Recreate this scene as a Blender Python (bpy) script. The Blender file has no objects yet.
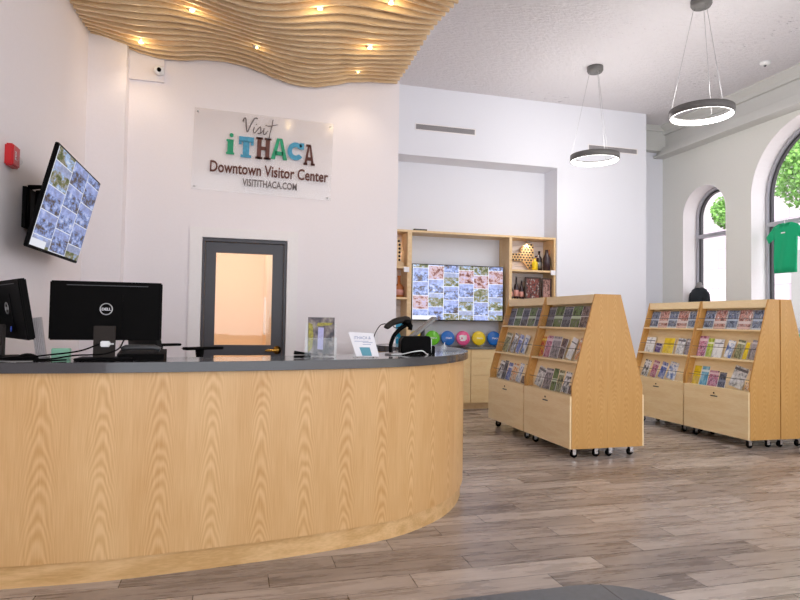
import bpy, bmesh, math, random
from mathutils import Vector, Matrix
random.seed(7)
PI = math.pi
scene = bpy.context.scene
COL = scene.collection

# ---------------------------------------------------------------- materials
def new_mat(name):
    m = bpy.data.materials.new(name); m.use_nodes = True
    nt = m.node_tree
    for n in list(nt.nodes): nt.nodes.remove(n)
    out = nt.nodes.new('ShaderNodeOutputMaterial')
    return m, nt, out

def N(nt, typ, **kw):
    n = nt.nodes.new(typ)
    for k, v in kw.items():
        if k in n.inputs: n.inputs[k].default_value = v
        else: setattr(n, k, v)
    return n

def L(nt, a, b): nt.links.new(a, b)

def ramp(nt, fac, stops, interp='LINEAR'):
    r = nt.nodes.new('ShaderNodeValToRGB'); r.color_ramp.interpolation = interp
    els = r.color_ramp.elements
    while len(els) < len(stops): els.new(0.5)
    for e, (p, c) in zip(els, stops):
        e.position = p; e.color = (c[0], c[1], c[2], 1)
    L(nt, fac, r.inputs[0]); return r.outputs[0]

def lin(r, g, b):
    f = lambda v: (v/255/12.92) if v/255 <= .04045 else ((v/255+.055)/1.055)**2.4
    return (f(r), f(g), f(b), 1)

def plain(name, col, rough=.5, metal=0, bump=0, bscale=40, var=0, coat=0, spec=.5):
    m, nt, out = new_mat(name)
    b = N(nt, 'ShaderNodeBsdfPrincipled'); b.inputs['Roughness'].default_value = rough
    b.inputs['Metallic'].default_value = metal; b.inputs['Coat Weight'].default_value = coat
    b.inputs['Specular IOR Level'].default_value = spec
    b.inputs['Base Color'].default_value = col
    tc = N(nt, 'ShaderNodeTexCoord')
    no = N(nt, 'ShaderNodeTexNoise', Scale=bscale, Detail=4.0)
    L(nt, tc.outputs['Object'], no.inputs['Vector'])
    v = var if var else .02
    c0 = [max(0, x*(1-v)) for x in col[:3]]; c1 = [min(1, x*(1+v)) for x in col[:3]]
    L(nt, ramp(nt, no.outputs[0], [(.3, c0), (.7, c1)]), b.inputs['Base Color'])
    if bump:
        bp = N(nt, 'ShaderNodeBump', Strength=bump, Distance=.01)
        L(nt, no.outputs[0], bp.inputs['Height']); L(nt, bp.outputs[0], b.inputs['Normal'])
    L(nt, b.outputs[0], out.inputs[0]); return m

def emit(name, col, s):
    m, nt, out = new_mat(name)
    e = N(nt, 'ShaderNodeEmission', Color=col, Strength=s); L(nt, e.outputs[0], out.inputs[0]); return m

def clear(name, tint=(1, 1, 1, 1), gloss=.08, rough=.03, body=0.0, bodycol=(1, 1, 1, 1)):
    m, nt, out = new_mat(name)
    t = N(nt, 'ShaderNodeBsdfTransparent', Color=tint)
    g = N(nt, 'ShaderNodeBsdfGlossy', Roughness=rough)
    mx = N(nt, 'ShaderNodeMixShader', Fac=gloss)
    L(nt, t.outputs[0], mx.inputs[1]); L(nt, g.outputs[0], mx.inputs[2])
    last = mx
    if body:
        d = N(nt, 'ShaderNodeBsdfDiffuse', Color=bodycol)
        m2 = N(nt, 'ShaderNodeMixShader', Fac=body)
        L(nt, last.outputs[0], m2.inputs[1]); L(nt, d.outputs[0], m2.inputs[2]); last = m2
    L(nt, last.outputs[0], out.inputs[0]); return m

def wood(name, light, dark, scale=(14, 14, 1.3), rough=.4, contrast=1.0, coat=.15, axis='Z'):
    """veneer: long cathedral grain running along one object axis"""
    m, nt, out = new_mat(name)
    b = N(nt, 'ShaderNodeBsdfPrincipled'); b.inputs['Roughness'].default_value = rough
    b.inputs['Coat Weight'].default_value = coat; b.inputs['Coat Roughness'].default_value = .25
    tc = N(nt, 'ShaderNodeTexCoord')
    mp = N(nt, 'ShaderNodeMapping'); mp.inputs['Scale'].default_value = scale
    L(nt, tc.outputs['Object'], mp.inputs[0])
    big = N(nt, 'ShaderNodeTexNoise', Scale=.55, Detail=1.5)
    L(nt, mp.outputs[0], big.inputs['Vector'])
    mul = N(nt, 'ShaderNodeMath', operation='MULTIPLY'); mul.inputs[1].default_value = 22
    L(nt, big.outputs[0], mul.inputs[0])
    sn = N(nt, 'ShaderNodeMath', operation='SINE'); L(nt, mul.outputs[0], sn.inputs[0])
    fine = N(nt, 'ShaderNodeTexNoise', Scale=9.0, Detail=3.0)
    L(nt, mp.outputs[0], fine.inputs['Vector'])
    ma = N(nt, 'ShaderNodeMath', operation='MULTIPLY_ADD'); ma.inputs[1].default_value = .20*contrast; ma.inputs[2].default_value = .02
    L(nt, sn.outputs[0], ma.inputs[0])
    ad = N(nt, 'ShaderNodeMath', operation='ADD'); L(nt, ma.outputs[0], ad.inputs[0]); L(nt, fine.outputs[0], ad.inputs[1])
    L(nt, ramp(nt, ad.outputs[0], [(.2, light), (.8, dark)]), b.inputs['Base Color'])
    L(nt, b.outputs[0], out.inputs[0]); return m

def cathedral(name, light, dark, strip=.27, k=75, rough=.38, amp=.16, uy=.7, zoff=0, coat=.1):
    """veneer leaves side by side, each with upward flame-shaped grain"""
    m, nt, out = new_mat(name)
    b = N(nt, 'ShaderNodeBsdfPrincipled'); b.inputs['Roughness'].default_value = rough
    b.inputs['Coat Weight'].default_value = coat; b.inputs['Coat Roughness'].default_value = .3
    tc = N(nt, 'ShaderNodeTexCoord'); sp = N(nt, 'ShaderNodeSeparateXYZ'); L(nt, tc.outputs['Object'], sp.inputs[0])
    def mth(op, a, bb=None, c=None):
        n = N(nt, 'ShaderNodeMath', operation=op)
        for i, v in enumerate((a, bb, c)):
            if v is None: continue
            if hasattr(v, 'is_output'): L(nt, v, n.inputs[i])
            else: n.inputs[i].default_value = v
        return n.outputs[0]
    u = mth('DIVIDE', mth('MULTIPLY_ADD', sp.outputs[1], uy, mth('ADD', sp.outputs[0], 20.03)), strip)
    idn = mth('FLOOR', u); sx = mth('MULTIPLY', mth('ADD', mth('FRACT', u), -.5), strip)
    wn = N(nt, 'ShaderNodeTexWhiteNoise', noise_dimensions='1D'); L(nt, idn, wn.inputs['W'])
    cb = N(nt, 'ShaderNodeCombineXYZ'); L(nt, mth('MULTIPLY', u, 1.6), cb.inputs[0]); L(nt, mth('MULTIPLY', sp.outputs[2], 2.2), cb.inputs[2]); L(nt, mth('MULTIPLY', wn.outputs[0], 40), cb.inputs[1])
    big = N(nt, 'ShaderNodeTexNoise', Scale=1.3, Detail=2.0); L(nt, cb.outputs[0], big.inputs['Vector'])
    cf = N(nt, 'ShaderNodeCombineXYZ'); L(nt, mth('MULTIPLY', u, 55), cf.inputs[0]); L(nt, mth('MULTIPLY', sp.outputs[2], 5), cf.inputs[2])
    fine = N(nt, 'ShaderNodeTexNoise', Scale=1.0, Detail=3.0); L(nt, cf.outputs[0], fine.inputs['Vector'])
    sx2 = mth('MULTIPLY', sx, sx)
    ph = mth('ADD', mth('MULTIPLY', sp.outputs[2], k), mth('ADD', mth('MULTIPLY', sx2, k*55), mth('MULTIPLY_ADD', big.outputs[0], 26, mth('MULTIPLY', wn.outputs[0], 30))))
    fade = mth('POWER', 2.718, mth('MULTIPLY', sx2, -1/(strip*.24)**2))
    wv = mth('MULTIPLY', mth('SINE', ph), mth('MULTIPLY', fade, amp))
    tone = mth('MULTIPLY_ADD', wn.outputs[0], .14, mth('MULTIPLY_ADD', fine.outputs[0], .55, mth('MULTIPLY_ADD', big.outputs[0], .3, .0)))
    L(nt, ramp(nt, mth('ADD', wv, tone), [(.22, light), (.80, dark)]), b.inputs['Base Color'])
    L(nt, b.outputs[0], out.inputs[0]); return m

M = {}
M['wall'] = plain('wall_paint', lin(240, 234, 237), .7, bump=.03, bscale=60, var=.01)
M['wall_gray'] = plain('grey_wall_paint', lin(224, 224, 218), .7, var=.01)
M['crown'] = plain('crown_paint', lin(204, 204, 200), .6, var=.01)
M['trim'] = plain('white_trim_paint', lin(240, 236, 236), .45, var=.01)
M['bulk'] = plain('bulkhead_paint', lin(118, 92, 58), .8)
M['slat'] = wood('slat_ply', lin(240, 214, 176), lin(220, 186, 140), (3, 20, 20), .5, .6)
M['counter_wood'] = cathedral('counter_veneer', lin(232, 192, 138), lin(202, 150, 88), .27)
M['plinth_wood'] = wood('plinth_veneer', lin(230, 190, 136), lin(204, 160, 102), (2.0, 14, 14), .35, 1.0)
M['rack_side'] = cathedral('rack_side_veneer', lin(220, 172, 104), lin(194, 140, 68), .13, 110, .4, .12, 0)
M['rack_front'] = wood('rack_front_veneer', lin(252, 230, 188), lin(242, 214, 164), (10, 1.5, 14), .4, .8)
M['shelf_wood'] = wood('shelf_maple', lin(236, 206, 160), lin(220, 184, 132), (2, 10, 3), .45, .5)
M['cab_wood'] = wood('cabinet_maple', lin(248, 224, 172), lin(238, 206, 148), (2, 10, 14), .4, .5)
M['stone_top'] = plain('grey_counter_top', lin(66, 65, 68), .12, var=.10, bscale=220, coat=.3)
M['black'] = plain('black_plastic', lin(5, 4, 4), .6, var=.1, spec=.08)
M['black_soft'] = plain('black_fabric', lin(14, 12, 13), .85, bump=.1, bscale=300, var=.1)
M['dark_gray'] = plain('dark_grey_metal', lin(70, 70, 72), .4, metal=.3)
M['mid_gray'] = plain('mid_grey_plastic', lin(128, 126, 124), .45)
M['silver'] = plain('brushed_silver', lin(190, 190, 192), .3, metal=.9)
M['chrome'] = plain('chrome', lin(215, 215, 220), .15, metal=1)
M['brass'] = plain('brass', lin(215, 170, 80), .25, metal=1)
M['light_gray'] = plain('light_grey_plastic', lin(186, 178, 180), .5)
M['light_gray2'] = plain('vent_grey', lin(150, 146, 148), .5)
M['white'] = plain('white_plastic', lin(240, 240, 240), .4)
M['paper'] = plain('white_paper', lin(242, 240, 244), .6)
M['door_frame'] = plain('door_dark_paint', lin(66, 64, 70), .4)
M['win_frame'] = plain('window_frame_metal', lin(176, 176, 184), .4, metal=.2)
M['red'] = plain('red_plastic', lin(200, 24, 32), .35)
M['green_shirt'] = plain('green_jersey', lin(10, 172, 118), .85, bump=.15, bscale=120, var=.06)
M['black_shirt'] = plain('black_jersey', lin(34, 40, 46), .85, bump=.1, bscale=120)
M['glass'] = clear('window_glass', gloss=.05)
M['acrylic'] = clear('clear_acrylic', (.97, .98, .98, 1), gloss=.035, rough=.05)
M['sign_plate'] = clear('sign_acrylic', (.985, .985, .985, 1), gloss=.04, rough=.12, body=.06, bodycol=lin(236, 232, 230))
M['warm_room'] = plain('warm_cream_wall', lin(250, 222, 192), .8)
M['ring_dark'] = plain('pendant_housing', lin(104, 102, 100), .45)
M['ring_glow'] = emit('pendant_diffuser', (1, .97, .95, 1), 6)
M['spot_glow'] = emit('spot_bulb', (1, .66, .26, 1), 9)
M['lamp_glow'] = emit('display_bulb', (1, .86, .66, 1), 25)
M['room_glow'] = emit('back_room_lamp', (1, .82, .6, 1), 3)
M['mat'] = plain('dark_floor_mat', lin(92, 96, 102), .45, var=.10, bscale=30)
M['mat_edge'] = plain('mat_tan_edge', lin(196, 168, 128), .5)
M['cork'] = plain('cork', lin(222, 184, 134), .8, var=.15, bscale=90)
M['stone'] = None

def floor_mat():
    m, nt, out = new_mat('floor_planks')
    b = N(nt, 'ShaderNodeBsdfPrincipled')
    tc = N(nt, 'ShaderNodeTexCoord'); sp = N(nt, 'ShaderNodeSeparateXYZ'); L(nt, tc.outputs['Object'], sp.inputs[0])
    W, LEN, SH = .162, 1.05, .35
    def mth(op, a, bb=None, c=None):
        n = N(nt, 'ShaderNodeMath', operation=op)
        for i, v in enumerate((a, bb, c)):
            if v is None: continue
            if hasattr(v, 'is_output'): L(nt, v, n.inputs[i])
            else: n.inputs[i].default_value = v
        return n.outputs[0]
    yy = mth('DIVIDE', mth('ADD', sp.outputs[1], -3.344+40*W), W)
    row = mth('FLOOR', yy); fy = mth('FRACT', yy)
    xs = mth('DIVIDE', mth('ADD', mth('MULTIPLY_ADD', row, -SH, sp.outputs[0]), -1.94+40*SH+60*LEN), LEN)
    cell = mth('FLOOR', xs); fx = mth('FRACT', xs)
    cv = N(nt, 'ShaderNodeCombineXYZ'); L(nt, row, cv.inputs[0]); L(nt, cell, cv.inputs[1])
    wn = N(nt, 'ShaderNodeTexWhiteNoise', noise_dimensions='3D'); L(nt, cv.outputs[0], wn.inputs['Vector'])
    # grain streaks along X with an offset of their own on every plank
    mp = N(nt, 'ShaderNodeCombineXYZ')
    L(nt, mth('MULTIPLY_ADD', wn.outputs[0], 37.0, mth('MULTIPLY', sp.outputs[0], 1.6)), mp.inputs[0])
    L(nt, mth('MULTIPLY', sp.outputs[1], 11.0), mp.inputs[1])
    g1 = N(nt, 'ShaderNodeTexNoise', Scale=1.6, Detail=5.0, Roughness=.6); L(nt, mp.outputs[0], g1.inputs['Vector'])
    v = mth('ADD', mth('MULTIPLY_ADD', g1.outputs[0], .70, .15), mth('MULTIPLY_ADD', wn.outputs[0], .34, -.17))
    col = ramp(nt, v, [(.22, lin(108, 96, 90)[:3]), (.5, lin(168, 155, 146)[:3]), (.8, lin(206, 194, 184)[:3])])
    gap = mth('MAXIMUM', mth('LESS_THAN', fy, .028), mth('LESS_THAN', fx, .0050))
    mx = N(nt, 'ShaderNodeMix', data_type='RGBA'); L(nt, gap, mx.inputs[0]); L(nt, col, mx.inputs[6])
    mx.inputs[7].default_value = lin(58, 48, 44)
    L(nt, mx.outputs[2], b.inputs['Base Color'])
    L(nt, mth('MULTIPLY_ADD', g1.outputs[0], .2, .18), b.inputs['Roughness'])
    bp = N(nt, 'ShaderNodeBump', Strength=.25, Distance=.004)
    L(nt, mth('SUBTRACT', g1.outputs[0], mth('MULTIPLY', gap, 2.0)), bp.inputs['Height']); L(nt, bp.outputs[0], b.inputs['Normal'])
    L(nt, b.outputs[0], out.inputs[0]); return m
M['floor'] = floor_mat()

def ceiling_mat():
    m, nt, out = new_mat('textured_plaster')
    b = N(nt, 'ShaderNodeBsdfPrincipled'); b.inputs['Roughness'].default_value = .9
    tc = N(nt, 'ShaderNodeTexCoord')
    mp = N(nt, 'ShaderNodeMapping'); mp.inputs['Scale'].default_value = (6, 16, 1); mp.inputs['Rotation'].default_value = (0, 0, .5)
    L(nt, tc.outputs['Object'], mp.inputs[0])
    n1 = N(nt, 'ShaderNodeTexNoise', Scale=2.4, Detail=6.0, Roughness=.65); L(nt, mp.outputs[0], n1.inputs['Vector'])
    n2 = N(nt, 'ShaderNodeTexNoise', Scale=.9, Detail=2.0); L(nt, tc.outputs['Object'], n2.inputs['Vector'])
    ad = N(nt, 'ShaderNodeMath', operation='MULTIPLY_ADD'); ad.inputs[1].default_value = .55
    L(nt, n2.outputs[0], ad.inputs[0]); L(nt, n1.outputs[0], ad.inputs[2])
    L(nt, ramp(nt, ad.outputs[0], [(.47, lin(172, 167, 172)[:3]), (.57, lin(240, 236, 239)[:3])]), b.inputs['Base Color'])
    bp = N(nt, 'ShaderNodeBump', Strength=1.0, Distance=.05)
    L(nt, n1.outputs[0], bp.inputs['Height']); L(nt, bp.outputs[0], b.inputs['Normal'])
    L(nt, b.outputs[0], out.inputs[0]); return m
M['ceiling'] = ceiling_mat()

def stone_mat():
    m, nt, out = new_mat('pale_stone_blocks')
    b = N(nt, 'ShaderNodeBsdfPrincipled'); b.inputs['Roughness'].default_value = .9
    tc = N(nt, 'ShaderNodeTexCoord')
    mp = N(nt, 'ShaderNodeMapping'); mp.inputs['Rotation'].default_value = (PI/2, 0, PI/2)
    L(nt, tc.outputs['Object'], mp.inputs[0])
    sp = N(nt, 'ShaderNodeSeparateXYZ'); L(nt, tc.outputs['Object'], sp.inputs[0])
    cb = N(nt, 'ShaderNodeCombineXYZ'); L(nt, sp.outputs[1], cb.inputs[0]); L(nt, sp.outputs[2], cb.inputs[1])
    br = N(nt, 'ShaderNodeTexBrick'); L(nt, cb.outputs[0], br.inputs['Vector'])
    br.inputs['Color1'].default_value = lin(182, 168, 176); br.inputs['Color2'].default_value = lin(170, 156, 166)
    br.inputs['Mortar'].default_value = lin(140, 128, 138); br.inputs['Scale'].default_value = 1
    br.inputs['Brick Width'].default_value = 1.3; br.inputs['Row Height'].default_value = .62; br.inputs['Mortar Size'].default_value = .012
    L(nt, br.outputs[0], b.inputs['Base Color'])
    L(nt, b.outputs[0], out.inputs[0]); return m
M['stone'] = stone_mat()
M['leaf'] = plain('leaf_green', lin(112, 160, 74), .6, var=.35, bscale=3)
M['bark'] = plain('bark', lin(110, 95, 80), .9, bump=.4)
M['pavement'] = plain('pavement', lin(196, 188, 186), .9, var=.05)

def picture(name, cols, scale=3.0, emission=0.0, band=None, bandcol=(1, 1, 1), base=None, basecol=(1, 1, 1), stretch=(1, 1), dots=None):
    """printed / shown picture: soft blotches of colour in UV space, with a title band and a foot band"""
    m, nt, out = new_mat(name)
    uv = N(nt, 'ShaderNodeUVMap'); oi = N(nt, 'ShaderNodeObjectInfo')
    mp = N(nt, 'ShaderNodeMapping'); mp.inputs['Scale'].default_value = (stretch[0], stretch[1], 1)
    L(nt, uv.outputs[0], mp.inputs[0])
    cb = N(nt, 'ShaderNodeCombineXYZ'); mm = N(nt, 'ShaderNodeMath', operation='MULTIPLY'); mm.inputs[1].default_value = 31
    L(nt, oi.outputs['Random'], mm.inputs[0]); L(nt, mm.outputs[0], cb.inputs[2]); L(nt, cb.outputs[0], mp.inputs['Location'])
    no = N(nt, 'ShaderNodeTexNoise', Scale=scale, Detail=2.0, Roughness=.55); L(nt, mp.outputs[0], no.inputs['Vector'])
    k = len(cols)
    col = ramp(nt, no.outputs[0], [(.34+.34*i/max(1, k-1), c[:3]) for i, c in enumerate(cols)])
    sp = N(nt, 'ShaderNodeSeparateXYZ'); L(nt, uv.outputs[0], sp.inputs[0])
    def bandmix(col, lo, hi, bc, text=True):
        a = N(nt, 'ShaderNodeMath', operation='GREATER_THAN'); a.inputs[1].default_value = lo; L(nt, sp.outputs[1], a.inputs[0])
        c = N(nt, 'ShaderNodeMath', operation='LESS_THAN'); c.inputs[1].default_value = hi; L(nt, sp.outputs[1], c.inputs[0])
        x = N(nt, 'ShaderNodeMath', operation='MULTIPLY'); L(nt, a.outputs[0], x.inputs[0]); L(nt, c.outputs[0], x.inputs[1])
        fac = x.outputs[0]
        mx = N(nt, 'ShaderNodeMix', data_type='RGBA'); L(nt, fac, mx.inputs[0]); L(nt, col, mx.inputs[6])
        mx.inputs[7].default_value = (bc[0], bc[1], bc[2], 1); return mx.outputs[2]
    if band: col = bandmix(col, band[0], band[1], bandcol)
    if base: col = bandmix(col, base[0], base[1], basecol)
    if emission:
        e = N(nt, 'ShaderNodeEmission', Strength=emission); L(nt, col, e.inputs[0]); L(nt, e.outputs[0], out.inputs[0])
    else:
        b = N(nt, 'ShaderNodeBsdfPrincipled'); b.inputs['Roughness'].default_value = .35
        L(nt, col, b.inputs['Base Color']); L(nt, b.outputs[0], out.inputs[0])
    return m

# ---------------------------------------------------------------- mesh helpers
def B(): return bmesh.new()

def box(bm, x0, x1, y0, y1, z0, z1, mi=0, bev=0):
    vs = [bm.verts.new((x, y, z)) for x in (x0, x1) for y in (y0, y1) for z in (z0, z1)]
    fs = [(0, 1, 3, 2), (4, 6, 7, 5), (0, 4, 5, 1), (2, 3, 7, 6), (0, 2, 6, 4), (1, 5, 7, 3)]
    out = []
    for f in fs:
        q = bm.faces.new([vs[i] for i in f]); q.material_index = mi; out.append(q)
    if bev:
        ed = list({e for f in out for e in f.edges})
        bmesh.ops.bevel(bm, geom=ed, offset=bev, segments=2, affect='EDGES')
    return vs

def prism(bm, poly, a0, a1, axis='Y', mi=0):
    """extrude a polygon: axis Y -> poly (x,z); axis Z -> poly (x,y); axis X -> poly (y,z)"""
    def P(p, a):
        return {'Y': (p[0], a, p[1]), 'Z': (p[0], p[1], a), 'X': (a, p[0], p[1])}[axis]
    A = [bm.verts.new(P(p, a0)) for p in poly]; Bv = [bm.verts.new(P(p, a1)) for p in poly]
    n = len(poly); fs = [bm.faces.new(A), bm.faces.new(Bv[::-1])]
    for i in range(n): fs.append(bm.faces.new((A[i], A[(i+1) % n], Bv[(i+1) % n], Bv[i])))
    for f in fs: f.material_index = mi
    return fs

def tube(bm, pts, r, seg=8, mi=0, caps=True, closed=False):
    pts = [Vector(p) for p in pts]; rings = []; n = len(pts)
    rr = r if isinstance(r, (list, tuple)) else [r]*n
    up = None
    for i, p in enumerate(pts):
        if closed: t = pts[(i+1) % n]-pts[i-1]
        else: t = pts[min(i+1, n-1)]-pts[max(i-1, 0)]
        t.normalize()
        if up is None:
            up = Vector((0, 0, 1)) if abs(t.z) < .9 else Vector((1, 0, 0))
        u = (up-t*up.dot(t)).normalized(); v = t.cross(u); up = u
        rings.append([bm.verts.new(p+(u*math.cos(2*PI*k/seg)+v*math.sin(2*PI*k/seg))*rr[i]) for k in range(seg)])
    m = n if closed else n-1
    for i in range(m):
        a, b = rings[i], rings[(i+1) % n]
        for k in range(seg):
            f = bm.faces.new((a[k], a[(k+1) % seg], b[(k+1) % seg], b[k])); f.smooth = True; f.material_index = mi
    if caps and not closed:
        bm.faces.new(rings[0][::-1]).material_index = mi; bm.faces.new(rings[-1]).material_index = mi

def lathe(bm, prof, c=(0, 0, 0), seg=24, axis='Z', mi=0, sx=1, sy=1):
    rings = []
    for r, h in prof:
        ring = []
        for k in range(seg):
            a = 2*PI*k/seg; u, v = r*math.cos(a)*sx, r*math.sin(a)*sy
            p = {'Z': (u, v, h), 'X': (h, u, v), 'Y': (u, h, v)}[axis]
            ring.append(bm.verts.new((p[0]+c[0], p[1]+c[1], p[2]+c[2])))
        rings.append(ring)
    for a, b in zip(rings, rings[1:]):
        for k in range(seg):
            f = bm.faces.new((a[k], a[(k+1) % seg], b[(k+1) % seg], b[k])); f.smooth = True; f.material_index = mi
    for ring in (rings[0][::-1], rings[-1]):
        bm.faces.new(ring).material_index = mi

def quad_uv(bm, pts, mi=0):
    uvl = bm.loops.layers.uv.verify()
    f = bm.faces.new([bm.verts.new(p) for p in pts]); f.material_index = mi
    for l, uv in zip(f.loops, ((0, 0), (1, 0), (1, 1), (0, 1))): l[uvl].uv = uv
    return f

def obj(name, bm, mats, parent=None, loc=None, rot=None):
    me = bpy.data.meshes.new(name)
    bmesh.ops.recalc_face_normals(bm, faces=bm.faces[:])
    bm.to_mesh(me); bm.free()
    for m in (mats if isinstance(mats, (list, tuple)) else [mats]): me.materials.append(M[m] if isinstance(m, str) else m)
    o = bpy.data.objects.new(name, me); COL.objects.link(o)
    if parent: o.parent = parent
    if loc: o.location = loc
    if rot: o.rotation_euler = rot
    return o

def tag(o, label, cat, group=None, kind=None):
    o['label'] = label; o['category'] = cat
    if group: o['group'] = group
    if kind: o['kind'] = kind
    return o

def thing(name, label, cat, loc=(0, 0, 0), rot=(0, 0, 0), group=None):
    o = bpy.data.objects.new(name, None); o.empty_display_size = .1; COL.objects.link(o)
    o.location = loc; o.rotation_euler = rot
    return tag(o, label, cat, group)

def struct(name, bm, mats, parent=None, label=None):
    o = obj(name, bm, mats, parent)
    if not parent: o['kind'] = 'structure'
    if label: o['label'] = label
    return o

def copy_tree(o, parent=None):
    c = o.copy(); COL.objects.link(c); c.parent = parent
    for ch in o.children: copy_tree(ch, c)
    return c

def text_obj(name, body, size, mats, parent=None, loc=(0, 0, 0), rot=(PI/2, 0, 0), ext=.001, offset=0, align='CENTER', width=None, shear=0, space=1):
    cu = bpy.data.curves.new(name, 'FONT'); cu.body = body; cu.size = size; cu.extrude = ext; cu.offset = offset
    cu.align_x = align; cu.align_y = 'BOTTOM_BASELINE'; cu.shear = shear; cu.space_character = space; cu.resolution_u = 3
    t = bpy.data.objects.new(name+'_tmp', cu); COL.objects.link(t)
    bpy.context.view_layer.update()
    me = bpy.data.meshes.new_from_object(t.evaluated_get(bpy.context.evaluated_depsgraph_get()))
    bpy.data.objects.remove(t); me.name = name
    if width:
        xs = [v.co.x for v in me.vertices]; w = max(xs)-min(xs); s = width/w
        for v in me.vertices: v.co.x *= s
    me.materials.clear(); me.materials.append(M[mats] if isinstance(mats, str) else mats)
    o = bpy.data.objects.new(name, me); COL.objects.link(o); o.parent = parent; o.location = loc; o.rotation_euler = rot
    return o

def catmull(pts, n=8):
    out = []; P = [Vector(p) for p in pts]; P = [P[0]*2-P[1]]+P+[P[-1]*2-P[-2]]
    for i in range(1, len(P)-2):
        for k in range(n):
            t = k/n; a, b, c, d = P[i-1], P[i], P[i+1], P[i+2]
            out.append(.5*((2*b)+(c-a)*t+(2*a-5*b+4*c-d)*t*t+(3*b-a-3*c+d)*t**3))
    out.append(P[-2]); return out

# ---------------------------------------------------------------- room shell
XL, XR, XF = -1.26, 7.15, 7.4       # left wall, window wall face, window frame plane
YS, YP, YA, YF = 5.8, 8.35, 8.75, 8.93   # sign wall, pier face, alcove back, far recess
ZC, Y0 = 4.7, -3.2
bm = B(); box(bm, XL-.1, XR+.6, Y0, 9.2, -.1, 0); struct('floor', bm, 'floor')
bm = B(); box(bm, XL-.1, XR+.6, Y0, 9.2, ZC, ZC+.15); struct('ceiling', bm, 'ceiling')
bm = B(); box(bm, XL-.15, XL, Y0, YS+.3, 0, ZC); struct('wall_left', bm, 'wall')
# sign wall with its door opening, and the wall running back from its end
DX0, DX1, DZ = -.30, .465, 2.03
bm = B()
box(bm, XL-.15, DX0, YS, YS+.15, 0, ZC); box(bm, DX1, 1.54, YS, YS+.15, 0, ZC); box(bm, DX0, DX1, YS, YS+.15, DZ, ZC)
struct('wall_sign', bm, 'wall')
bm = B(); box(bm, 1.39, 1.54, YS+.15, 9.0, 0, ZC); struct('wall_passage', bm, 'wall')
# back wall: upper part over the alcove, alcove back, pier, far recess
M['wall_daylit'] = plain('daylight_tinted_white', lin(230, 231, 238), .7, bump=.03, bscale=60, var=.01)  # white wall with the windows' bluish daylight mixed into its colour
bm = B()
box(bm, 1.54, 4.766, YP, YA+.2, 3.69, ZC)          # bulkhead over the alcove
box(bm, 1.54, 4.766, YA, YA+.2, 0, 3.69)           # alcove back
box(bm, 4.766, 6.37, YP, YA+.2, 0, ZC)             # pier
struct('wall_back', bm, 'wall_daylit')
bm = B(); box(bm, 6.37, XR+.4, YF, YF+.2, 0, 4.27); struct('wall_recess', bm, 'wall_daylit')
bm = B(); box(bm, 6.37, XR+.4, YF-.13, YF+.2, 4.27, ZC); box(bm, 6.37, XR-.1, YF-.17, YF-.13, 4.60, ZC); struct('trim_1', bm, 'crown')
# pilaster in the left corner
bm = B(); box(bm, XL, -.955, YS-.16, YS, 0, 3.8); struct('trim_2', bm, 'wall')
bm = B(); box(bm, -.955, -.665, YS-.03, YS, 3.41, 3.8); struct('trim_3', bm, 'wall')

# window wall with arches
arches = [(7.98, .46, 3.06), (6.065, 1.0, 3.12), (3.2, 1.0, 3.12), (.3, 1.0, 3.12), (-2.0, .46, 3.06)]
SILL = 1.2
def arch_wall():
    bm = B(); X0, X1 = XR, XR+.42
    def top(y, ar): return ar[2]+math.sqrt(max(0, ar[1]**2-(y-ar[0])**2))
    arcs = sorted(arches, key=lambda a: a[0]); y = Y0
    def solid(ya, yb, za, zb):
        for X in (X0, X1): bm.faces.new([bm.verts.new(p) for p in ((X, ya, za), (X, yb, za), (X, yb, zb), (X, ya, zb))])
    for ar in arcs:
        a, b = ar[0]-ar[1], ar[0]+ar[1]
        solid(y, a, 0, ZC); solid(a, b, 0, SILL)
        ys = [ar[0]-ar[1]*math.cos(PI*k/40) for k in range(41)]
        path = [(a, SILL)]+[(q, top(q, ar)) for q in ys]+[(b, SILL)]
        for q0, q1 in zip(ys, ys[1:]):
            for X in (X0, X1): bm.faces.new([bm.verts.new(p) for p in ((X, q0, top(q0, ar)), (X, q1, top(q1, ar)), (X, q1, ZC), (X, q0, ZC))])
        path.append(path[0])
        for p, q in zip(path, path[1:]):
            bm.faces.new([bm.verts.new(v) for v in ((X0, *p), (X0, *q), (X1, *q), (X1, *p))])
        y = b
    solid(y, 9.2, 0, ZC)
    bmesh.ops.remove_doubles(bm, verts=bm.verts[:], dist=1e-5)
    return bm
struct('wall_right', arch_wall(), 'wall_gray')
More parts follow.
